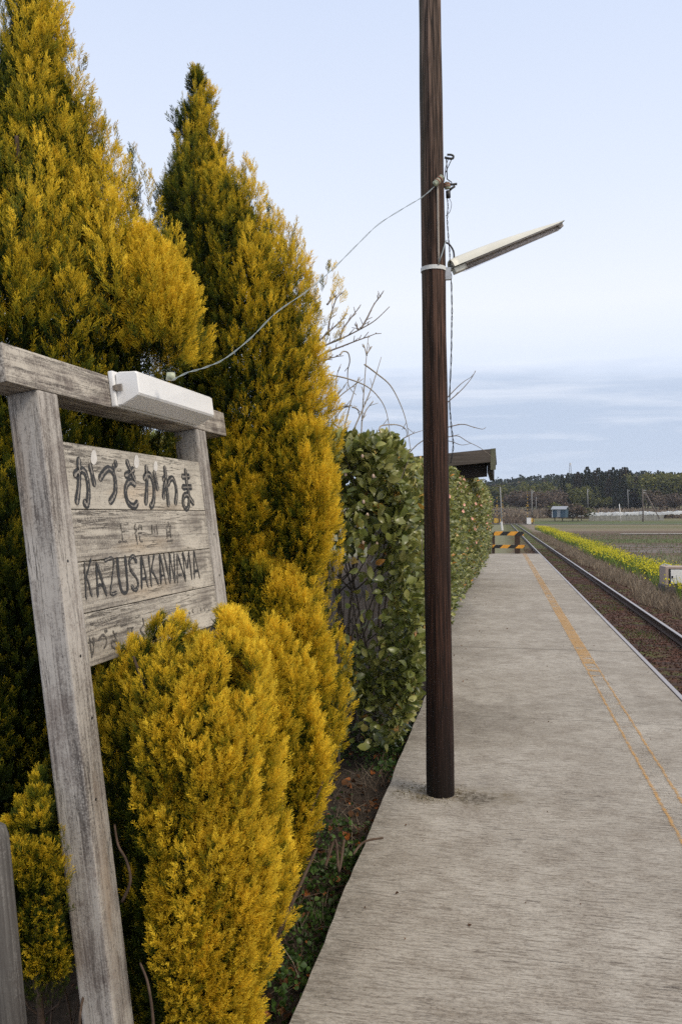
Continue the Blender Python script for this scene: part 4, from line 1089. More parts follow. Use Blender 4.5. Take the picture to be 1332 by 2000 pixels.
# wire from the pole to the sign light
wpts = [(848, 364), (825, 384), (790, 405), (740, 437), (700, 475), (650, 525), (600, 568), (540, 610), (490, 660), (440, 700), (400, 718), (366, 728), (338, 742)]
ds = np.linspace(PD - .1, 2.72, len(wpts))
path = smooth_path([at(x, y, d) for (x, y), d in zip(wpts, ds)], 9)
wire = MB()
for ph in (0, math.pi):
    pts = []
    for i, p in enumerate(path):
        a = i * .55 + ph
        pts.append(p + Vector((math.cos(a) * .0020, 0, math.sin(a) * .0020)))
    wire.tube(pts, .0013, 5)
tag(wire.build('wire', M['cable_pale'], None, True), 'pale twisted wire sagging from the pole to the light on the sign', 'wire')
# junction knob on the beam where it ends
kn = MB().tube([at(334, 742, 2.78), at(334, 728, 2.78)], [.017, .014], 10)
tag(kn.build('cable_knob', M['ceramic'], None, True), 'small round porcelain knob behind the sign light, where the wire ends', 'insulator')
# loose twisted cord hanging on the track side of the pole
cord = MB()
cp = smooth_path([P3(366, 495), P3(372, 560), P3(366, 640), P3(372, 760), P3(384, 900), P3(388, 1000), P3(396, 1110), P3(402, 1350), at(882, 640, PD), at(881, 700, PD), at(878, 780, PD), at(881, 830, PD), at(885, 870, PD), at(880, 905, PD)], 10)
for ph in (0, math.pi):
    cord.tube([p + Vector((math.cos(i * .8 + ph) * .003, 0, math.sin(i * .8 + ph) * .003)) for i, p in enumerate(cp)], .0021, 4)
cord.tube(smooth_path([P3(380, 495), P3(398, 540), P3(385, 600), P3(355, 632)], 6), .0018, 4)
tag(cord.build('cord', M['black'], None, True), 'thin twisted dark cord hanging down the track side of the pole', 'cord')

# ------------------------------------------------------------------ camellia hedge
def leaf_template(fold=.25, curl=.18):
    # a pointed oval folded along the midrib, along +z, face towards +y
    w = .27
    rows = [(0, 0, 0), (.25, w * .8, .03), (.55, w, .02), (.82, w * .55, -.04), (1.0, 0, -curl)]
    V, F = [], []
    for t, ww, dy in rows: V += [(-ww, dy - ww * fold * -1, t), (0, dy, t), (ww, dy + ww * fold, t)]
    for i in range(4):
        b_ = i * 3
        F += [(b_, b_ + 1, b_ + 4, b_ + 3), (b_ + 1, b_ + 2, b_ + 5, b_ + 4)]
    return np.array(V, np.float32), np.array(F), np.zeros(len(V), np.float32)
LEAF = leaf_template()
def hedge_front(y, z):
    z = z - np.maximum(hedge_top(y) - 2.12, 0) * np.clip(z / 2.0, 0, 1)      # X of the face towards the platform
    f = np.interp(y, [5, 9, 14, 22, 31], [-.66, -.74, -.70, -.52, -.42])
    bulge = np.interp(z, [-.1, .3, .9, 1.6, 1.95, 2.2, 2.6], [-.06, .02, .07, .08, -.10, -.34, -.6])
    return f + bulge + .05 * np.sin(y * 2.3 + z * 2) + .04 * np.sin(y * 5.1 - z * 3.3)
def hedge_top(y): return np.interp(y, [5, 6.5, 9, 14, 22, 31], [2.02, 2.14, 2.16, 2.34, 2.58, 2.62]) + .05 * np.sin(y * 3.1)
def camellia(y0, y1, label, nleaf, seed, open_end=False, nstem=10, nflower=10, lsize=(.060, .100)):
    r = np.random.default_rng(seed)
    e = empty('camellia_shrub', (-1.4, (y0 + y1) / 2, GROUNDZ), label, 'shrub', 'camellia shrubs of the clipped hedge')
    P, Nn, C0, SZ = [], [], [], []
    def put(n, mode):
        if mode == 'front':
            y = r.uniform(y0, y1, n); z = r.uniform(-.02, 1, n) ** .85 * hedge_top(y); depth = r.exponential(.07, n)
            x = hedge_front(y, z) - depth; nr = np.stack([np.ones(n), -.25 * np.ones(n), .45 * np.ones(n)], 1)
        elif mode == 'top':
            y = r.uniform(y0, y1, n); z = hedge_top(y) - r.exponential(.06, n); x = hedge_front(y, z) - r.uniform(0, 1.7, n)
            z = z + .05 * np.sin(x * 7); nr = np.tile([0.1, -.2, 1.0], (n, 1))
        else:
            z = r.uniform(0, 1, n) * 2.12; y = y0 + r.exponential(.16, n) + .12 * np.sin(z * 4); x = hedge_front(y, z) - r.uniform(0, 1.6, n)
            nr = np.tile([.15, -1.0, .45], (n, 1))
            # the middle of the end is open: bare stems, few leaves
            mid = np.exp(-((z - .98) / .44) ** 4)
            keep = r.random(n) > .93 * mid * np.clip((-.38 - x) / .22, .0, 1)
            low_ = (z < .28) & (r.random(n) < .75); keep &= ~low_
            x, y, z, nr = x[keep], y[keep], z[keep], nr[keep]
        z = np.minimum(z, hedge_top(y) + .05)
        P.append(np.stack([x, y, z], 1)); Nn.append(nr)
        C0.append(np.clip(r.normal(.40, .18, len(x)) + .12 * (z > 1.7), .02, .88))
    put(int(nleaf * .50), 'front'); put(int(nleaf * .22), 'top')
    if open_end: put(int(nleaf * .55), 'end')
    P = np.concatenate(P); Nn = np.concatenate(Nn); C0 = np.concatenate(C0)
    # leaves sit in whorls: snap groups towards shared twig tips
    odd = r.random(len(P))
    C0 = np.where(odd < .022, .93 + .07 * r.random(len(P)), C0)
    d = Nn * .55 + r.normal(size=P.shape) * .55; d[:, 2] += r.choice([-.25, .5], len(P))
    d /= np.linalg.norm(d, axis=1, keepdims=True)
    # build frames with leaf face towards Nn
    side = np.cross(Nn + r.normal(size=P.shape) * .35, d); side /= np.linalg.norm(side, axis=1, keepdims=True)
    nrm = np.cross(d, side)
    Rm = np.stack([side, -nrm, d], 2); flip = r.random(len(P)) < .5
    Rm[:, :, 1] *= np.where(flip, -1, 1)[:, None]
    tv, tf, tcl = LEAF
    V, F, C = scatter(tv, tf, tcl, P, Rm, r.uniform(*lsize, len(P)), C0, r.random(len(P)))
    raw_mesh('foliage', V, F, M['camellia'], e, C, smooth=True)
    # stems
    rr = random.Random(seed)
    for i in range(nstem):
        mb = MB()
        y = rr.uniform(y0 + .05, y0 + .9) if open_end else rr.uniform(y0, y1)
        x = rr.uniform(-2.2, -.85)
        p = Vector((x, y, GROUNDZ)); pts = [p.copy()]; d_ = Vector((rr.uniform(-.12, .15), rr.uniform(-.15, .1), 1))
        for k in range(9):
            d_ += Vector((rr.uniform(-.12, .12), rr.uniform(-.1, .1), 0)); p = p + d_.normalized() * .235; pts.append(p.copy())
            if k in (2, 4, 6) :
                q = p + Vector((rr.uniform(-.3, .3), rr.uniform(-.25, .1), .28)); mb.tube([p, p.lerp(q, .5) + Vector((.02, 0, -.02)), q, q + Vector((rr.uniform(-.1, .1), 0, .2))], [.006, .005, .004, .002], 5)
        r0 = rr.uniform(.007, .015)
        mb.tube(smooth_path(pts, 2), list(np.linspace(r0, .003, (len(pts) - 1) * 2 + 1)), 6)
        mb.build('stem', M['stem'], e, True)
    for i in range(nflower):
        y = rr.uniform(y0, y1); z = rr.uniform(.9, 2.2); x = float(hedge_front(y, z)) + .015
        if open_end: y = y0 - .02; x = rr.uniform(-1.35, -.72); z = rr.uniform(1.25, 2.0)
        c = Vector((x, y, min(z, float(hedge_top(y)))))
        if not open_end and rr.random() < .5:
            mp_ = MB()
            for k in range(7):
                a = k * 2 * math.pi / 7; rad = .030
                nrm_ = Vector((.7, -.6, .35)).normalized(); s1 = nrm_.orthogonal().normalized(); s2 = nrm_.cross(s1)
                u = s1 * math.cos(a) + s2 * math.sin(a); w_ = s1 * -math.sin(a) + s2 * math.cos(a)
                mp_.add([c, c + u * rad * .7 + w_ * rad * .45 + nrm_ * .012, c + u * rad * 1.15 + nrm_ * .016, c + u * rad * .7 - w_ * rad * .45 + nrm_ * .012], [(0, 1, 2, 3)])
            mp_.build('flower', M['petal'], e, True)
        else:
            MB().tube([c - Vector((0, 0, .012)), c - Vector((0, 0, .004)), c + Vector((0, 0, .008)), c + Vector((0, 0, .016))], [.004, .010, .009, .002], 8).build('flower_bud', M['bud'], e, True)
    return e
M['stem'] = simple('dull_grey_stem', (.12, .10, .085), .9, 0, .35, 60, .2)
M['petal'] = simple('pink_petal', (.66, .33, .26), .5, 0, .3, 30)
M['bud'] = simple('pale_pink_bud', (.58, .42, .32), .5, 0, .3, 40)
camellia(5.35, 8.2, 'nearest camellia shrub, with bare grey stems showing in its open end behind the dark pole', 15000, 3, True, 40, 16)
camellia(8.2, 13, 'camellia shrub in the hedge just past the pole, overhanging the platform edge', 12500, 4, False, 8, 14, (.055, .09))
camellia(13, 20, 'camellia shrub with pink flowers in the hedge, in front of the dark shelter roof', 10500, 5, False, 6, 30, (.06, .095))
camellia(20, 30.5, 'farthest camellia shrub at the end of the hedge, next to the striped barrier', 8000, 6, False, 6, 26, (.065, .105))

# ------------------------------------------------------------------ bare branches above the hedge
def C5(p, D): return at(560 + p[0] / 3.171, 560 + p[1] / 3.171, D)
def branches(name, label, cat, polys, D, r0, mat, twigs=0, seed=1, parent=None, part='runner'):
    rr = random.Random(seed)
    e = parent or empty(name, C5(polys[0][0], D), label, cat)
    for j, poly in enumerate(polys):
        mb = MB()
        pts = smooth_path([C5(p, D + .04 * i) for i, p in enumerate(poly)], 5)
        mb.tube(pts, list(np.linspace(r0, r0 * .35, len(pts))), 5)
        for k in range(twigs):
            i = rr.randrange(1, len(pts) - 1); d = (pts[i + 1] - pts[i]).normalized()
            q = pts[i] + (d + Vector((rr.uniform(-.8, .8), rr.uniform(-.5, .5), rr.uniform(-.3, 1.0)))).normalized() * rr.uniform(.02, .07)
            mb.tube([pts[i], q], [r0 * .45, r0 * .35], 4)
        mb.build(part, mat, e, True)
    return e
DB = 6.4
bt = empty('bare_tree', C5((150, 1500), DB), 'leafless tree whose thin grey branches stick out right of the tall cypress', 'tree')
branches('branch', None, None, [[(60, 450), (240, 362), (330, 325), (460, 260), (550, 205), (637, 122)], [(460, 260), (500, 190), (540, 110), (596, 34)], [(330, 325), (350, 260), (400, 190), (452, 124)], [(80, 500), (240, 410), (340, 370), (430, 335), (500, 310), (556, 288)], [(180, 350), (260, 280), (330, 215), (376, 164)], [(262, 300), (262, 230), (300, 90), (337, 38)], [(180, 470), (260, 445), (320, 430)], [(230, 800), (310, 762), (390, 740)], [(250, 110), (298, 56)], [(440, 262), (430, 240)]], DB, .0085, M['twig'], 12, 2, bt, 'branch')
tr = MB().tube(smooth_path([Vector((C5((60, 450), DB).x - .3, C5((60, 450), DB).y + .2, GROUNDZ)), C5((-60, 1200), DB), C5((-20, 800), DB), C5((60, 470), DB)], 5), list(np.linspace(.05, .012, 16)), 8)
tr.build('trunk', M['twig'], bt, True)
# the twig left of the middle cypress belongs to the same tree behind
tag(MB().tube([at(320, 395, 5.2), at(312, 372, 5.2), at(300, 350, 5.2), at(291, 334, 5.2)], [.006, .005, .004, .003], 5).build('twig', M['twig'], None, True), 'single thin twig against the sky between the two tall cypresses', 'twig')
branches('bare_sapling', 'bare sapling with stiff upright shoots standing out of the top of the camellia hedge', 'sapling', [[(460, 1010), (465, 850), (480, 620), (495, 420), (506, 300)], [(496, 425), (478, 358)], [(496, 415), (529, 368)], [(395, 930), (470, 760), (520, 640), (560, 520), (586, 434)], [(352, 905), (390, 740), (420, 640), (446, 558)], [(300, 710), (350, 660), (476, 568)], [(300, 690), (357, 618)], [(465, 830), (495, 760), (535, 712)], [(390, 745), (350, 740), (300, 770)], [(398, 735), (350, 752), (305, 808)], [(300, 630), (318, 515)], [(405, 745), (440, 760), (450, 800)]], 5.9, .0062, M['vine'], 5, 4, None, 'shoot')
branches('vine', 'long arching vine loops above the hedge, left of the pole', 'vine', [[(480, 480), (560, 540), (640, 610), (700, 720), (740, 840), (768, 1020)], [(265, 545), (380, 570), (500, 620), (580, 700), (620, 790), (642, 930)], [(330, 422), (350, 400), (380, 410), (390, 460), (378, 520), (380, 600), (400, 640), (430, 670)], [(275, 838), (330, 880), (400, 960), (470, 1060)], [(570, 890), (590, 860), (680, 855), (735, 880), (745, 930)]], 5.8, .0062, M['vine'], 2, 5)
branches('vine', 'thin wiry vine shoots reaching into the sky right of the pole', 'vine', [[(990, 720), (1080, 640), (1140, 570), (1169, 520)], [(990, 690), (1080, 600), (1148, 556)], [(960, 880), (1080, 852), (1150, 868), (1210, 882), (1232, 870)], [(850, 960), (1000, 930), (1060, 925), (1120, 960), (1200, 1000), (1290, 1070)], [(700, 1100), (840, 955), (1000, 955), (1080, 980), (1140, 970)], [(720, 940), (780, 910), (842, 890)]], 6.6, .0050, M['twig'], 2, 6)

# ------------------------------------------------------------------ shelter roof behind the hedge
sh = empty('waiting_shelter', (-1.2, 17.5, GROUNDZ), 'small dark wooden waiting shelter whose eave sticks out over the hedge', 'shelter')
def dark_wood(name, c):
    m, nt, out = mat_new(name); tc = N(nt, 'ShaderNodeTexCoord')
    g_ = noise(nt, mapping(nt, tc.outputs['Object'], (1.2, 1.2, 22)), 1.0, 5, .6, .3)
    principled(nt, out, ramp(nt, g_, [(.3, tuple(k * .6 for k in c)), (.7, tuple(k * 1.4 for k in c))]), .8, 0, .3, g_, .4, .004); return m
M['shelter_board'] = dark_wood('shelter_fascia_wood', (.085, .070, .058)); M['shelter_dark'] = dark_wood('shelter_shaded_wood', (.022, .017, .015)); M['moss'] = simple('mossy_board_end', (.115, .115, .075), .9, 0, .3, 20)  # second wood tone is darkened to paint in the shade under the eave
er = at(968, 878, 16.0); el_ = at(880, 887, 16.2)
slope = (er.z - el_.z) / (er.x - el_.x)
def roofz(x): return er.z + (x - er.x) * slope
xe, xw = er.x, er.x - 2.6
def slab(name, x0, x1, y0_, y1_, top, bot, mat):
    mb = MB(); V = [Vector((x, y, roofz(x) + d)) for d in (bot, top) for y in (y0_, y1_) for x in (x0, x1)]
    mb.add(V, ((0, 2, 3, 1), (4, 5, 7, 6), (0, 1, 5, 4), (2, 6, 7, 3), (0, 4, 6, 2), (1, 3, 7, 5))); return mb.build(name, mat, sh)
slab('roof', xw, xe - .003, 16.05, 20.2, -.01, -.07, M['shelter_dark'])
slab('barge_board', xw, xe - .10, 16.0, 16.045, 0.0, -.25, M['shelter_board'])
slab('fascia', xe - .098, xe, 15.995, 16.10, .004, -.40, M['moss'])
slab('eave_board', xe - .16, xe - .06, 16.11, 20.2, -.072, -.44, M['shelter_dark'])
slab('beam', xe - 1.2, xe - .17, 16.3, 16.5, -.072, -.50, M['shelter_dark'])
for (x, y) in ((xe - 1.5, 16.4), (xe - 1.5, 20.0)): box('post', (x - .05, y - .05, GROUNDZ), (x + .05, y + .05, roofz(x) - .074), M['shelter_dark'], sh, .004)
box('wall', (xw + .06, 16.4, GROUNDZ), (xw + .10, 20.0, roofz(xw + .06) - .08), M['shelter_board'], sh)

# ------------------------------------------------------------------ striped barrier at the platform end
bar = empty('platform_barrier', at(990, 1086, 32.4), 'orange and black striped board barrier on dark posts across the platform end', 'barrier')
def stripe_mat():
    m, nt, out = mat_new('hazard_stripes'); tc = N(nt, 'ShaderNodeTexCoord')
    s = N(nt, 'ShaderNodeSeparateXYZ'); L(nt, tc.outputs['Object'], s.inputs[0])
    u = mth(nt, 'ADD', mth(nt, 'MULTIPLY', s.outputs[0], 1.72), mth(nt, 'MULTIPLY_ADD', s.outputs[2], -1.75, STRP))
    f = mth(nt, 'GREATER_THAN', mth(nt, 'FRACT', u), .5)
    n_ = noise(nt, tc.outputs['Object'], 9, 5)
    c = mix(nt, f, ramp(nt, n_, [(.3, (.62, .27, .02)), (.7, (.75, .36, .05))]), (.02, .02, .02))
    principled(nt, out, c, .6, 0, .4); return m
STRP = .0; M['stripe'] = stripe_mat(); STRP = .45; M['stripe_low'] = stripe_mat()
M['barrier_post'] = simple('barrier_post_wood', (.055, .036, .028), .85, 0, .4, 12)
DBR = 32.3
def bbox(name, x0, x1, yt, yb, D, th, mat, bev=.006):
    a, b_ = at(x0, yt, D), at(x1, yb, D)
    o = box(name, (0, 0, 0), (b_.x - a.x, th, a.z - b_.z), mat, bar, bev, Matrix.Translation((a.x, a.y, b_.z)))
    return o
bbox('board', 964, 1022, 1038, 1045.8, DBR, .04, M['stripe'])
bbox('board', 961, 1023.5, 1064, 1070.6, DBR, .04, M['stripe_low'])
bbox('post', 1004.8, 1015.2, 1039, 1088, DBR + .06, .16, M['barrier_post'])
bbox('post', 960, 966, 1040, 1088, DBR + .06, .10, M['barrier_post'])
bbox('post', 950.5, 959, 1046, 1090, DBR - .3, .14, M['barrier_post'])

# ------------------------------------------------------------------ far side: cabinet, marker, rail
cab = empty('relay_cabinet', at(1320, 1163, 29), 'pinkish concrete relay box with a white door on a dark mossy footing', 'cabinet')
CM = Matrix.Translation(at(1298, 1166, 29.0)) @ Matrix.Rotation(YAW * .4, 4, 'Z')
box('footing', (-.02, 0, -.25), (1.0, .9, .40), M['conc_dark'], cab, .03, CM)
box('body', (.02, .06, .402), (.96, .84, 1.06), M['conc_pink'], cab, .02, CM)
box('door_frame', (.14, .045, .44), (.92, .062, .99), M['black'], cab, .004, CM)
dr = box('door', (.20, .02, .47), (.80, .044, .96), M['white'], cab, .006, CM)
box('handle', (.22, -.01, .66), (.27, .018, .74), M['black'], dr, .004, CM)
mk = at(1250, 1150, 33)
mkr = empty('marker_post', mk, 'small whitish concrete marker post in the dry grass beside the track', 'post')
box('post_body', (mk.x - .08, mk.y, mk.z - .3), (mk.x + .09, mk.y + .1, mk.z + .33), M['conc_pink'], mkr, .012)
box('panel', (mk.x - .045, mk.y - .006, mk.z + .10), (mk.x + .055, mk.y - .001, mk.z + .29), M['conc_wall'], mkr, .002)
gr = MB(); a = at(1294, 1123, 36); b_ = at(1294, 1103, 36)
gr.tube([a - Vector((0, 0, .5)), b_], .05, 6); gr.tube([b_, at(1297, 1102, 37), at(1322, 1109, 34)], .035, 6); gr.tube([at(1290, 1106, 36), b_], .035, 6)
tag(gr.build('pipe_rail', M['galv'], None), 'short grey metal pipe rail behind the relay box', 'rail')

# ------------------------------------------------------------------ ground cover near and mid
def blade_template(w=.05, bend=.35, segs=2):
    V, F = [], []
    for i in range(segs + 1):
        t = i / segs; ww = w * (1 - t * .85)
        V += [(-ww, bend * t * t, t), (ww, bend * t * t, t)]
    for i in range(segs): F.append((2 * i, 2 * i + 1, 2 * i + 3, 2 * i + 2))
    return np.array(V, np.float32), np.array(F), np.linspace(0, .25, len(V)).astype(np.float32)
BLADE = blade_template()
def upish(n, spread, r): return np.stack([r.normal(size=n) * spread, r.normal(size=n) * spread, np.ones(n)], 1)
def blades(name, mat, x, y, hmin, hmax, c0, spread=.4, seed=1, tmpl=None, sx=1.0, kind='stuff', label=None, cat=None, clump=0.0):
    r = np.random.default_rng(seed); n = len(x)
    z = terr(x, y) - .01
    pos = np.stack([x, y, z], 1)
    h = r.uniform(hmin, hmax, n)
    tv, tf, tcl = tmpl or BLADE
    tv = tv * np.array([sx, 1, 1], np.float32)
    V, F, C = scatter(tv, tf, tcl, pos, frames(upish(n, spread, r)), h, c0, r.random(n))
    o = raw_mesh(name, V, F, M[mat], None, C)
    tag(o, label, cat, None, 'stuff'); return o
r = np.random.default_rng(77)
# dry grass on the shoulder beyond the far rail
n = 30000
y = 9 + (r.random(n) ** 1.6) * 105; x = 4.05 + np.abs(r.normal(size=n)) * .95 + .25 * np.sin(y * .7)
x = np.where(r.random(n) < .35, r.uniform(4.6, 7.2, n), x)
blades('dry_grass', 'dry', x, y, .10, .34, r.uniform(.0, .8, n), .55, 3, sx=1.0, label='pale brown dry grass and weeds on the shoulder of the track', cat='grass')
n = 16000
y = 33 + (r.random(n) ** 1.4) * 90; x = 8 + r.random(n) * 22
g_sel = r.random(n) < .4
blades('field_grass', 'weed', x[g_sel], y[g_sel], .10, .28, r.uniform(.3, .8, g_sel.sum()), .6, 4, sx=2.2, label='thin green grass over the fallow paddies', cat='grass')
blades('field_stubble', 'dry', x[~g_sel], y[~g_sel], .10, .30, r.uniform(.0, .5, (~g_sel).sum()), .6, 5, sx=1.8, label='brown stubble over the fallow paddies', cat='stubble')
# green weeds between the rails
n = 26000
y = 6 + (r.random(n) ** 1.3) * 100; x = 2.83 + r.normal(size=n) * .26
w = np.sin(y * 1.1 + 1) + .7 * np.sin(y * 2.7 + x * 3) + r.normal(size=n) * .5 + np.where(y > 45, .6, 0)
k = w > .9
blades('track_weeds', 'weed', x[k], y[k], .035, .085, r.uniform(.35, 1, k.sum()), .8, 6, sx=1.8, label='low green weeds growing between the rails', cat='weeds')
# ballast stones
def stone_template(seed):
    r_ = np.random.default_rng(seed)
    V = np.array([(1, 0, 0), (-1, 0, 0), (0, 1, 0), (0, -1, 0), (0, 0, .8), (0, 0, -.8)], np.float32) * r_.uniform(.7, 1.2, (6, 1))
    F = np.array([(0, 2, 4), (2, 1, 4), (1, 3, 4), (3, 0, 4), (2, 0, 5), (1, 2, 5), (3, 1, 5), (0, 3, 5)])
    return V.astype(np.float32), F, np.zeros(6, np.float32)
M['stone'] = foliage_mat('rusty_ballast_stone', [(0.0, (.026, .014, .010)), (0.5, (.072, .035, .024)), (0.85, (.11, .070, .054)), (1.0, (.18, .14, .12))], .9, 0.0, .35, .2)
n = 30000
y = 6 + (r.random(n) ** 1.7) * 55; x = r.uniform(1.55, 4.5, n)
pos = np.stack([x, y, np.full(n, -.958) + np.where(x > 4.1, -.03, 0)], 1)
V, F, C = scatter(*stone_template(2), pos, frames(r.normal(size=(n, 3))), r.uniform(.010, .026, n), r.random(n) ** 1.6)
tag(raw_mesh('ballast', V, F, M['stone'], None, C), 'rust-brown ballast stones around the rails', 'ballast', None, 'stuff')
# rape flowers
n = 9000
y = 24 + (r.random(n) ** 1.25) * 120; cxr = 6.75 + .25 * np.sin(y * .21); x = cxr + r.normal(size=n) * .48
x = np.clip(x, 5.6, 8.3)
blades('rape_plants', 'rape_leaf', x, y, .35, .75, r.uniform(0, .8, n), .22, 8, sx=.9, label='green stems and leaves of the rape strip', cat='plants')
rng_f = np.random.default_rng(9)
n = 21000
y = 25.5 + (rng_f.random(n) ** 1.25) * 118; x = 6.75 + .25 * np.sin(y * .21) + rng_f.normal(size=n) * .56
gap = rng_f.random(n) < np.clip(.35 + .5 * np.sin(y * .9 + x * 2) + .3 * np.sin(y * .31), 0, .9)
x, y = x[~gap], y[~gap]; n = len(x)
z = terr(x, y) + rng_f.uniform(.38, .74, n)
petal = (np.array([(-1, -1, 0), (1, -1, 0), (1, 1, 0), (-1, 1, 0), (0, -1, -1), (0, 1, -1), (0, 1, 1), (0, -1, 1)], np.float32), np.array([(0, 1, 2, 3), (4, 5, 6, 7)]), np.zeros(8, np.float32))
V, F, C = scatter(*petal, np.stack([x, y, z], 1), frames(rng_f.normal(size=(n, 3)) * .4 + [0, 0, 1]), rng_f.uniform(.012, .030, n), rng_f.random(n))
tag(raw_mesh('rape_flowers', V, F, M['rape_flower'], None, C), 'yellow rape blossom in a long strip beside the track', 'flowers', None, 'stuff')
# soil strip along the platform: weeds, dry blades, fallen leaves, twigs
n = 9000
y = r.uniform(1.6, 6.6, n); x = -.66 - np.abs(r.normal(size=n)) * .28
SL = (LEAF[0] * np.array([1.5, 1, .8], np.float32), LEAF[1], LEAF[2])
pos = np.stack([x, y, terr(x, y) + r.uniform(0, .07, n)], 1)
dens = np.sin(y * 2.1 + 1.2) + .6 * np.sin(x * 9 + y * 3.7) + r.normal(size=n) * .4 > -.15
pos = pos[dens]
V, F, C = scatter(*SL, pos, frames(upish(len(pos), 1.0, r)), r.uniform(.012, .034, len(pos)), r.uniform(.1, .75, len(pos)))
tag(raw_mesh('weeds', V, F, M['weed'], None, C, True), 'small green weeds on the dark soil between shrubs and platform edge', 'weeds', None, 'stuff')
n = 1500
y = r.uniform(1.5, 6.6, n); x = -.68 - np.abs(r.normal(size=n)) * .22
blades('dry_blades', 'dry', x, y, .04, .15, r.uniform(0, .8, n), .9, 12, sx=.35, label='thin dry grass blades and stalks beside the platform edge', cat='grass')
n = 900
y = r.uniform(1.7, 6.8, n); x = -.66 - np.abs(r.normal(size=n)) * .3
pos = np.stack([x, y, terr(x, y) + .012], 1)
V, F, C = scatter(*SL, pos, frames(r.normal(size=(n, 3)) * [1, 1, .25]), r.uniform(.02, .055, n), r.random(n) ** 1.5)
tag(raw_mesh('leaf_litter', V, F, M['litter'], None, C, True), 'brown and orange fallen leaves on the soil under the hedge', 'leaves', None, 'stuff')
rr = random.Random(5); mb = MB()
for i in range(90):
    y_ = rr.uniform(1.8, 6.4); x_ = -.70 - abs(rr.gauss(0, .22)); p = Vector((x_, y_, tz(x_, y_) + .01)); a = rr.uniform(0, 6.28); l = rr.uniform(.08, .32)
    q = p + Vector((math.cos(a) * l, math.sin(a) * l, rr.uniform(0, .1)))
    mb.tube([p, p.lerp(q, .5) + Vector((0, 0, rr.uniform(.0, .04))), q], [.003, .0026, .0012], 4)
tag(mb.build('twig_litter', M['bark'], None), 'dead brown twigs lying on the soil beside the platform', 'twigs', None, 'stuff')
# a dead stick lying over the platform edge, and bare stems under the shrubs
tag(MB().tube(smooth_path([at(690, 1668, 3.55), at(705, 1648, 3.6), at(722, 1640, 3.62), at(748, 1636, 3.64)], 4), .005, 6).build('dead_stick', M['bark'], None), 'short dead brown stick lying over the platform edge', 'stick')
tag(MB().tube(smooth_path([at(636, 1690, 3.3), at(655, 1640, 3.35), at(662, 1700, 3.3), at(672, 1640, 3.4)], 4), .006, 6).build('dead_stalk', M['bark'], None), 'bent reddish dead stalk standing in the soil by the platform', 'stalk')
for sh_, pts in ((t5, [(115, 1900, 2.5), (135, 1960, 2.5), (150, 2080, 2.5)]), (t5, [(170, 1925, 2.3), (158, 1980, 2.25), (156, 2080, 2.25)]), (t3, [(225, 1610, 2.35), (232, 1650, 2.3), (248, 1680, 2.3), (256, 1720, 2.3), (240, 1760, 2.32)]), (t3, [(275, 1880, 2.25), (290, 1920, 2.2), (300, 1990, 2.2), (302, 2080, 2.2)]), (t5, [(60, 1890, 2.55), (75, 1960, 2.55), (78, 2080, 2.55)])):
    P = smooth_path([at(*p) for p in pts], 5); MB().tube(P, list(np.linspace(.0030, .0046, len(P))), 6).build('bare_stem', M['bark'], sh_, True)

# ------------------------------------------------------------------ distance
road_c = simple('grey_road', (.23, .23, .225), .9, 0, .1, .5)
def strip(name, pts, w, mat, lift=.05):
    V, F = [], []
    for i, (x, y, z) in enumerate(pts):
        V += [(x, y - w / 2, z + lift), (x, y + w / 2, z + lift)]
    F = [(2 * i, 2 * i + 2, 2 * i + 3, 2 * i + 1) for i in range(len(pts) - 1)]
    me = bpy.data.meshes.new(name); me.from_pydata(V, [], F); me.update()
    return link(name, me, mat)
rp = []
for x_ in np.linspace(-40, 140, 46):
    y_ = 196 + .02 * x_ + (0 if x_ < 5 else (x_ - 5) * .35)
    rp.append((x_, y_, -.80 if x_ < 6 else max(tz(x_, y_ + 2), tz(x_, y_ - 2))))
tag(strip('road', rp, 4.2, road_c, .06), kind='structure')
chn = []
for x_ in np.linspace(16, 75, 24):
    y_ = 118 + (x_ - 16) * .30
    chn.append((x_, y_, tz(x_, y_)))
tag(strip('concrete_channel', chn, 2.0, simple('pale_channel_concrete', (.42, .41, .39), .9, 0, .1, 2), .12), kind='structure')
# retaining wall beyond the road
wl = empty('retaining_wall', at(1190, 1012, 235), 'long low grey concrete retaining wall beyond the fields', 'wall')
a, b_ = at(1150, 1013, 236), at(1296, 1011, 236)
mb = MB()
for i in range(14):
    p, q = a.lerp(b_, i / 14), a.lerp(b_, (i + .965) / 14)
    d = (q - p).normalized(); m_ = Matrix.Translation(p) @ Matrix.Rotation(math.atan2(d.y, d.x), 4, 'Z')
    mb.box((0, 0, -.8), ((q - p).length, .3, .75), m_)
mb.build('wall_panels', M['conc_wall'], wl)
# white plastic sheets lying on the bank
r = np.random.default_rng(31); V, F = [], []
mb = MB()
for i in range(150):
    px = r.uniform(1098, 1330); py = 1005.5 + r.normal() * .8 - (px - 1098) * .018; c = at(px, py, 262)
    w_, h_ = r.uniform(.5, 2.4), r.uniform(.15, .55)
    mb.box((-w_ / 2, 0, -.4), (w_ / 2, 1.2, h_), Matrix.Translation(c) @ Matrix.Rotation(r.uniform(-.3, .3), 4, 'Z') @ Matrix.Rotation(r.uniform(-.15, .15), 4, 'Y'))
tag(mb.build('plastic_sheets', simple('white_plastic_sheet', (.62, .64, .66), .5, 0, .2, .4), None), 'row of crumpled white plastic sheets on the bank beyond the wall', 'sheeting', None, 'stuff')
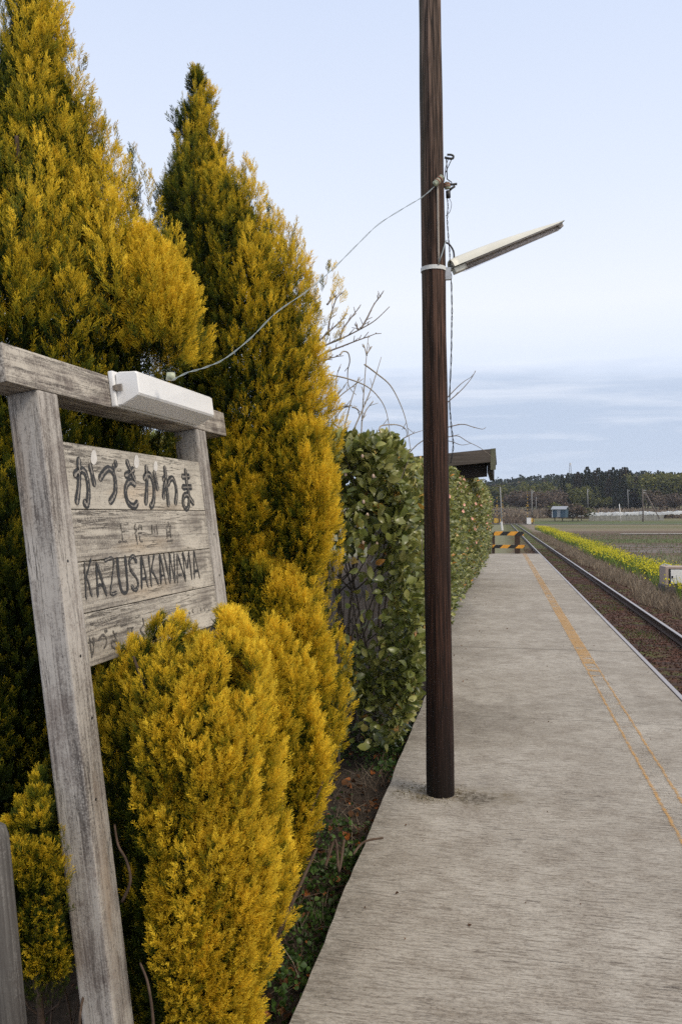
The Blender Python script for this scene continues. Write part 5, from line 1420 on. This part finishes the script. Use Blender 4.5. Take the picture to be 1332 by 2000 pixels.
# blue shed
SD = 225
sp = at(1078, 1007, SD)
shd = empty('blue_shed', sp, 'small blue corrugated shed with a grey gable roof at the edge of the wood', 'shed')
SM = Matrix.Translation(sp) @ Matrix.Rotation(-.35, 4, 'Z')
mb = MB()
for k in range(30): mb.box((k * .12, -.02 if k % 2 else 0, -.5), (k * .12 + .118, 2.6, 1.72), SM)
mb.build('wall', M['shed_blue'], shd)
mb = MB(); mb.add([SM @ Vector(v) for v in ((-.3, -.35, 1.62), (3.9, -.35, 1.62), (3.9, 1.3, 2.45), (-.3, 1.3, 2.45), (-.3, 2.95, 1.62), (3.9, 2.95, 1.62), (-.3, -.35, 1.74), (3.9, -.35, 1.74), (3.9, 1.3, 2.57), (-.3, 1.3, 2.57), (-.3, 2.95, 1.74), (3.9, 2.95, 1.74))], [(6, 7, 8, 9), (9, 8, 11, 10), (0, 3, 2, 1), (3, 4, 5, 2), (0, 1, 7, 6), (4, 10, 11, 5), (0, 6, 9, 3), (3, 9, 10, 4), (1, 2, 8, 7), (2, 5, 11, 8)])
mb.build('roof', M['shed_roof'], shd)
box('door', (1.3, -.06, -.4), (2.2, -.03, 1.5), M['shed_roof'], shd, 0, SM)
box('corner_board', (-.10, -.05, -.5), (.06, .1, 1.7), M['white'], shd, 0, SM)
# crossing signals
def stripe_pole(mb_y, mb_k, base, h, rad, step):
    k = 0; z = 0
    while z < h:
        (mb_y if k % 2 else mb_k).tube([base + Vector((0, 0, z)), base + Vector((0, 0, min(h, z + step)))], rad, 8); z += step; k += 1
def crossing_signal(px, ytop, ybase, D, label, lamps=True, tall=.35):
    base = at(px, ybase, D); top = at(px, ytop, D); h = top.z - base.z
    e = empty('crossing_signal', base, label, 'signal', 'level crossing signals')
    my, mk_ = MB(), MB()
    stripe_pole(my, mk_, base, h, .055, .42)
    my.build('yellow_band', M['yellow'], e); mk_.build('black_band', M['black'], e)
    zl = h * .40
    for s in (-1, 1):
        c = base + RIGHT * (.42 * s) + Vector((0, -.12, zl)); lm = MB()
        lm.tube([c + FWD * .1, c - FWD * .12], .21, 14); lm.tube([base + Vector((0, 0, zl)), c], .04, 6)
        lm.build('lamp_disc', M['black'], e)
    xb = MB()
    for s in (-1, 1):
        c = base + Vector((0, -.1, zl + 1.15)); d = (RIGHT + Vector((0, 0, s))).normalized() * .42
        xb.tube([c - d, c + d], .05, 4)
    xb.build('crossbuck', M['yellow'], e)
    return e
crossing_signal(1029.6, 961, 1021, 196, 'tall black and yellow striped crossing signal right of the track, behind the white cabinet')
crossing_signal(970, 967, 1020, 192, 'striped crossing signal left of the track, nearest the hedge')
crossing_signal(981, 972, 1016, 205, 'striped crossing signal left of the track, just right of the leaning pole')
cb = empty('crossing_cabinet', at(1032, 1023, 190), 'white equipment cabinet at the level crossing, right of the track', 'cabinet')
c = at(1028.2, 1023.2, 190); box('cabinet_body', (0, 0, 0), (.98, .6, 1.45), M['white'], cb, .03, Matrix.Translation(c))
box('cabinet_foot', (-.08, -.05, -.3), (1.06, .7, -.003), M['conc_wall'], cb, .01, Matrix.Translation(c))
box('lid', (-.05, -.05, 1.453), (1.03, .65, 1.52), M['pole_far'], cb, .01, Matrix.Translation(c))
def gate(px0, px1, yt, yb, D, label):
    a, b_ = at(px0, yt, D), at(px1, yb, D)
    e = empty('crossing_gate', b_, label, 'gate', 'yellow crossing gate machines')
    w_ = (b_ - a).dot(RIGHT); h_ = a.z - b_.z; m_ = Matrix.Translation((a.x, a.y, b_.z))
    box('gate_machine', (0, 0, 0), (w_ * .45, .5, h_), M['yellow'], e, .03, m_)
    for k in range(3):
        x0 = w_ * (.5 + .17 * k); box('guard_panel', (x0, .1, h_ * .1), (x0 + w_ * .12, .16, h_ * .9), M['yellow'] if k % 2 == 0 else M['black'], e, 0, m_)
gate(964.5, 978, 1012, 1021.5, 190, 'yellow crossing gate machine left of the track')
gate(1036.5, 1043, 1012, 1020.5, 193, 'yellow crossing gate machine beside the white cabinet')
# poles
def far_pole(px0, yt, px1, yb, D, label, r0=.14, mat='pole_far', arm=True, D2_=None):
    base = at(px1, yb, D); top = at(px0, yt, D2_ or D)
    e = empty('utility_pole', base, label, 'pole', 'distant poles')
    MB().tube([base - Vector((0, 0, .4)), base.lerp(top, .5), top], [r0, r0 * .85, r0 * .65], 8).build('pole_shaft', M[mat], e, True)
    if arm:
        m_ = MB()
        for dz, l in ((.35, .8), (.9, .6)): m_.box((-.1, -.05, -.06), (l, .05, .06), Matrix.Translation(top - Vector((0, 0, dz))))
        m_.build('crossarm', M['galv'], e)
    return e
lp = far_pole(976.5, 951, 980.5, 1035, 128, 'thin leaning pole with a white foot, left of the track before the crossing', .11, 'pole_far', False)
MB().tube([at(978.6, 1019, 127.8), at(980.6, 1036, 127.8)], .16, 8).build('white_sleeve', M['white'], lp)
far_pole(1038, 957, 1038.5, 1004, 250, 'grey concrete utility pole beyond the crossing, right of the striped signal', .16)
far_pole(1046.5, 970, 1046.5, 1000, 330, 'faint utility pole far behind the crossing, left of the bare wood', .14, 'pole_far', False)
far_pole(1146.5, 955, 1148, 992, 300, 'grey utility pole in front of the dark cedars, left one of three', .16)
far_pole(1225, 956, 1226.5, 990, 320, 'grey utility pole in front of the dark cedars, midway between its neighbours', .16)
bp = far_pole(1254.4, 955, 1255, 1016, 196, 'dark braced utility pole beside the field road', .17, 'pole_brown')
MB().tube([at(1259, 961, 196), at(1287, 1013, 192)], .12, 7).build('brace', M['pole_brown'], bp, True)
wp = far_pole(1208.6, 984, 1212, 1016.5, 185, 'short white leaning post at the field edge', .11, 'white', False)
# communications mast on the hill
mt = at(1113, 928, 690); mtop = at(1113, 905, 690)
mast = empty('radio_mast', mt, 'pale lattice radio mast on the wooded hilltop', 'mast')
mb = MB()
for s in ((-1, -1), (1, -1), (1, 1), (-1, 1)): mb.tube([mt + Vector((s[0] * 1.2, s[1] * 1.2, -6)), mtop + Vector((s[0] * .5, s[1] * .5, -1))], .16, 4)
for k in range(8):
    z = k / 8 * (mtop.z - mt.z - 1); w_ = 1.2 - .7 * k / 8; s = 1 if k % 2 else -1
    mb.tube([mt + Vector((-w_ * s, -w_, z)), mt + Vector((w_ * s, -w_, z + 1.2))], .10, 4)
mb.build('lattice', M['pole_far'], mast)
MB().tube([mtop - Vector((0, 0, 1.6)), mtop + Vector((0, 0, .4))], .8, 10).build('antenna_drum', M['white'], mast)

# distant trees
def clump_crown(kind, h, seed, n):
    """Leaf clumps of a distant tree; unit-size base at the origin."""
    r_ = np.random.default_rng(seed)
    if kind == 'cedar':
        z = r_.random(n) ** .8; rr_ = (1 - z) ** .75 * .20 + .012
        lay = .75 + .25 * np.sin(z * 34 + seed)
        a = r_.random(n) * 2 * np.pi; rad = rr_ * np.sqrt(r_.uniform(.25, 1, n)) * lay * (1 + .18 * np.sin(3 * a + seed))
        pos = np.stack([np.cos(a) * rad, np.sin(a) * rad, .10 + z * .90], 1)
        d = np.stack([np.cos(a), np.sin(a), r_.uniform(-.4, .5, n)], 1); sz = r_.uniform(.035, .075, n) * (1.15 - .7 * z)
    else:
        nl = 7; cs = r_.uniform(-1, 1, (nl, 3)) * [.22, .22, .20] + [0, 0, .66]; rs = r_.uniform(.13, .24, nl)
        w_ = r_.integers(0, nl, n); v = r_.normal(size=(n, 3)); v /= np.linalg.norm(v, axis=1, keepdims=True)
        pos = cs[w_] + v * (rs[w_] * r_.random(n) ** .33)[:, None]; pos[:, 2] = np.clip(pos[:, 2], .08, 1.05)
        d = v + r_.normal(size=(n, 3)) * .5; sz = r_.uniform(.035, .08, n)
    tv = np.array([(-.5, 0, 0), (.5, .1, .1), (.25, .0, 1.0), (-.35, .15, .8)], np.float32); tf = np.array([(0, 1, 2, 3)])
    return scatter(tv, tf, np.zeros(4, np.float32), pos * h, frames(d), sz * h, r_.random(n) * .75 + .25 * (pos[:, 2]))
protos = {}
def far_tree(kind, x, y, h, mat, label, group, cat='tree', n=650, var=3):
    v = random.randrange(var)
    key = (kind, mat, v, n)
    if key not in protos:
        V, F, C = clump_crown(kind, 1.0, 100 + v * 7 + len(protos), n)
        c_ = raw_mesh('crown', V, F, M[mat], None, C)
        t_ = MB().tube([Vector((0, 0, -.05)), Vector((.005, 0, .4)), Vector((0, 0, .85))], [.018, .013, .004], 6).build('trunk', M['bark'], None, True, (0, 0, 0))
        protos[key] = (c_.data, t_.data)
        bpy.data.objects.remove(c_); bpy.data.objects.remove(t_)
    cm_, tm_ = protos[key]
    e = bpy.data.objects.new({'cedar': 'cedar_tree', 'round': 'broadleaf_tree'}[kind], None); COL.objects.link(e)
    e.location = (x, y, tz(x, y) - .3); e.scale = (h * random.uniform(.9, 1.15), h * random.uniform(.9, 1.15), h); e.rotation_euler = (0, 0, random.uniform(0, 6.28))
    tag(e, label, cat, group)
    for nm, me in (('crown', cm_), ('trunk', tm_)):
        o = bpy.data.objects.new(nm, me); COL.objects.link(o); o.parent = e
    return e
def place(px, D):
    p = at(px, 1004, D); return p.x, p.y
random.seed(21)
cedar_tops = [(1098, 930), (1108, 927), (1118, 926), (1128, 922), (1136, 926), (1146, 912), (1153, 922), (1161, 919), (1168, 914), (1175, 920), (1183, 921), (1190, 918), (1197, 913), (1204, 917), (1211, 916), (1217, 913), (1223, 913), (1229, 919), (1235, 925), (1242, 932), (1140, 935), (1155, 938), (1172, 936), (1188, 935), (1203, 934), (1218, 930), (1230, 938)]
for i, (px, yt) in enumerate(cedar_tops):
    D = 395 + (i % 3) * 9 - (25 if yt > 929 else 0)
    x, y = place(px, D); base = tz(x, y) - .3; h = EYE + (1004 - yt) / FPX * D - base
    br = i % 4 == 3
    far_tree('cedar', x, y, h, 'cedar_brown' if br else 'cedar', 'bronze tinged cedar in the tall cedar stand' if br else 'dark green cedar in the tall cedar stand', 'cedars of the tall stand behind the fields', n=1100)
for i in range(42):   # bamboo and evergreen broadleaves, right of and before the cedars
    px = random.uniform(1238, 1345) if i < 26 else random.uniform(1100, 1240); D = random.uniform(360, 400)
    yt = random.uniform(926, 945) if i < 26 else random.uniform(945, 975)
    x, y = place(px, D); base = tz(x, y) - .3; h = EYE + (1004 - yt) / FPX * D - base
    far_tree('round', x, y, h, 'bamboo', 'yellow-green bushy tree at the wood edge' , 'yellow-green trees of the wood edge', n=800)
for i in range(40):   # bare brownish trees
    px = random.choice([random.uniform(1040, 1105), random.uniform(1270, 1345), random.uniform(990, 1040)]); D = random.uniform(330, 375)
    yt = random.uniform(955, 978)
    x, y = place(px, D); base = tz(x, y) - .3; h = EYE + (1004 - yt) / FPX * D - base
    far_tree('round', x, y, max(4, h), 'scrub', 'leafless brown tree at the foot of the wooded hill', 'leafless trees at the foot of the hill', n=700)
for i in range(30):   # green and yellow-green trees left of the cedars
    px = random.uniform(930, 1100); D = random.uniform(390, 470)
    yt = random.uniform(942, 962)
    x, y = place(px, D); base = tz(x, y) - .3; h = EYE + (1004 - yt) / FPX * D - base
    far_tree('round', x, y, max(6, h), random.choice(['bamboo', 'bamboo', 'cedar']), 'bushy evergreen tree low on the left hillside', 'evergreen trees low on the left hillside', n=700)
# bushes in front of the wood
for i, (px, yb, D, yt, mt_) in enumerate([(1118, 1000, 232, 980, 'scrub'), (1098, 1002, 235, 984, 'bamboo'), (1135, 1001, 240, 984, 'bamboo'), (1128, 1003, 228, 988, 'scrub'), (1083, 1002, 236, 986, 'scrub')]):
    x, y = place(px, D); base = tz(x, y) - .3; h = EYE + (1004 - yt) / FPX * D - base
    e = far_tree('round', x, y, max(2, h), mt_, ['bare grey brown bush just right of the blue shed', 'green bush directly behind the blue shed', 'yellow-green bush farther right of the blue shed', 'low brown bush at the end of the white sheets', 'brown bush behind the left end of the shed'][i], None, 'bush', n=900)
    e.name = 'bush'
    e.scale = (h * 1.5, h * 1.5, h)
# far hills covered in wood: one mass
def wood_mass():
    r_ = np.random.default_rng(55); n = 5200
    Rt = r_.uniform(-420, 640, n); D = 430 + r_.random(n) ** .8 * 330
    x = Rt * math.cos(YAW) - D * math.sin(YAW); y = Rt * math.sin(YAW) + D * math.cos(YAW)
    # keep inside a wide wedge in front of the eye
    k = (Rt / D > -.75) & (Rt / D < .62); x, y, D = x[k], y[k], D[k]; n = len(x)
    h = r_.uniform(7, 12, n); z = terr(x, y)
    kind = (np.sin(x / 33) + np.sin(y / 41 + 1) + r_.normal(size=n) * .5)
    hi = D > 640
    con = (kind > 1.0) | hi
    m = 34
    idx = np.repeat(np.arange(n), m); zz = r_.random(n * m)
    wid = np.where(con, .20, .36)[idx] * h[idx]; prf = np.where(con[idx], (1 - zz) ** .8, np.sin(np.clip(zz * .9 + .12, 0, 1) * np.pi) ** .6)
    a = r_.random(n * m) * 2 * np.pi; rad = wid * prf
    pos = np.stack([x[idx] + np.cos(a) * rad, y[idx] + np.sin(a) * rad, z[idx] + h[idx] * (.05 + zz * .9)], 1)
    d = np.stack([np.cos(a), np.sin(a), r_.uniform(-.2, .8, n * m)], 1)
    c0 = np.where(con, .30, .62) + r_.normal(size=n) * .08 + np.where(~con & (kind < -.2), .26, 0)
    tv = np.array([(-.5, 0, 0), (.5, .1, .1), (.25, .0, 1.0), (-.35, .15, .8)], np.float32); tf = np.array([(0, 1, 2, 3)])
    V, F, C = scatter(tv, tf, np.zeros(4, np.float32), pos, frames(d), r_.uniform(1.2, 2.6, n * m), c0[idx] + r_.normal(size=n * m) * .05)
    tag(raw_mesh('hillside_wood', V, F, M['far_wood'], None, C), 'dense far wood covering the low hills', 'wood', None, 'stuff')
wood_mass()
# scrub strip at the foot of the wood and beside the crossing
r = np.random.default_rng(88)
n = 9000
D = r.uniform(262, 345, n); px = r.uniform(930, 1345, n)
Rt = (px - 666) / FPX * D
x = Rt * math.cos(YAW) - D * math.sin(YAW); y = Rt * math.sin(YAW) + D * math.cos(YAW)
blades('scrub', 'dry', x, y, .6, 2.4, r.uniform(0, .7, n), .5, 15, sx=5.0, label='tan reeds and scrub in front of the wood', cat='scrub')
n = 5000
D = r.uniform(198, 262, n); px = r.uniform(940, 1040, n)
Rt = (px - 666) / FPX * D
x = Rt * math.cos(YAW) - D * math.sin(YAW); y = Rt * math.sin(YAW) + D * math.cos(YAW)
blades('brown_weeds', 'scrub', x, y, .3, 1.0, r.uniform(0, .9, n), .5, 16, sx=4.0, label='reddish brown weeds beyond the level crossing', cat='weeds')

# ------------------------------------------------------------------ air
hz_m = bpy.data.materials.new('pale_air'); hz_m.use_nodes = True
hn = hz_m.node_tree; hn.nodes.clear()
ho = N(hn, 'ShaderNodeOutputMaterial'); pv = N(hn, 'ShaderNodeVolumePrincipled')
pv.inputs['Color'].default_value = (.80, .88, 1.0, 1); pv.inputs['Density'].default_value = .00016; pv.inputs['Anisotropy'].default_value = .2
L(hn, pv.outputs[0], ho.inputs['Volume'])
hb = bmesh.new(); bm_box(hb, (-1150, -40, -8), (1150, 1300, 75))
haze = from_bm('haze', hb, hz_m)
tag(haze, 'thin pale air over the fields and hills', 'haze', None, 'stuff')

# ------------------------------------------------------------------ crumbs on the slab
M['grit'] = foliage_mat('pale_crumbled_grit', [(0.0, (.10, .085, .05)), (0.5, (.30, .26, .17)), (1.0, (.55, .53, .45))], .9, 0.0, .3, .1)
r = np.random.default_rng(404); n = 420
a = r.uniform(0, 2 * np.pi, n); d_ = .080 + np.abs(r.normal(size=n)) * .075
x = foot.x + np.cos(a) * d_ - .02 - np.abs(r.normal(size=n)) * .05; y = foot.y + np.sin(a) * d_ * .8
k = (x > -.60) & (np.hypot(x - foot.x, y - foot.y) > .079); x, y = x[k], y[k]; n = len(x)
V, F, C = scatter(*stone_template(5), np.stack([x, y, np.full(n, .003)], 1), frames(r.normal(size=(n, 3))), r.uniform(.0015, .0050, n), r.random(n))
tag(raw_mesh('grit', V, F, M['grit'], None, C), 'pale crumbs of grit lying round the foot of the pole', 'grit', None, 'stuff')
n = 70
x = r.uniform(-.6, 1.4, n); y = r.uniform(2.4, 16, n); x = np.where(r.random(n) < .5, r.uniform(-.6, -.2, n), x)
V, F, C = scatter(*SL, np.stack([x, y, np.full(n, .006)], 1), frames(r.normal(size=(n, 3)) * [1, 1, .12]), r.uniform(.008, .024, n), r.random(n) * .4)
tag(raw_mesh('blown_leaves', V, F, M['litter'], None, C, True), 'few tiny brown leaf scraps blown over the platform', 'leaves', None, 'stuff')
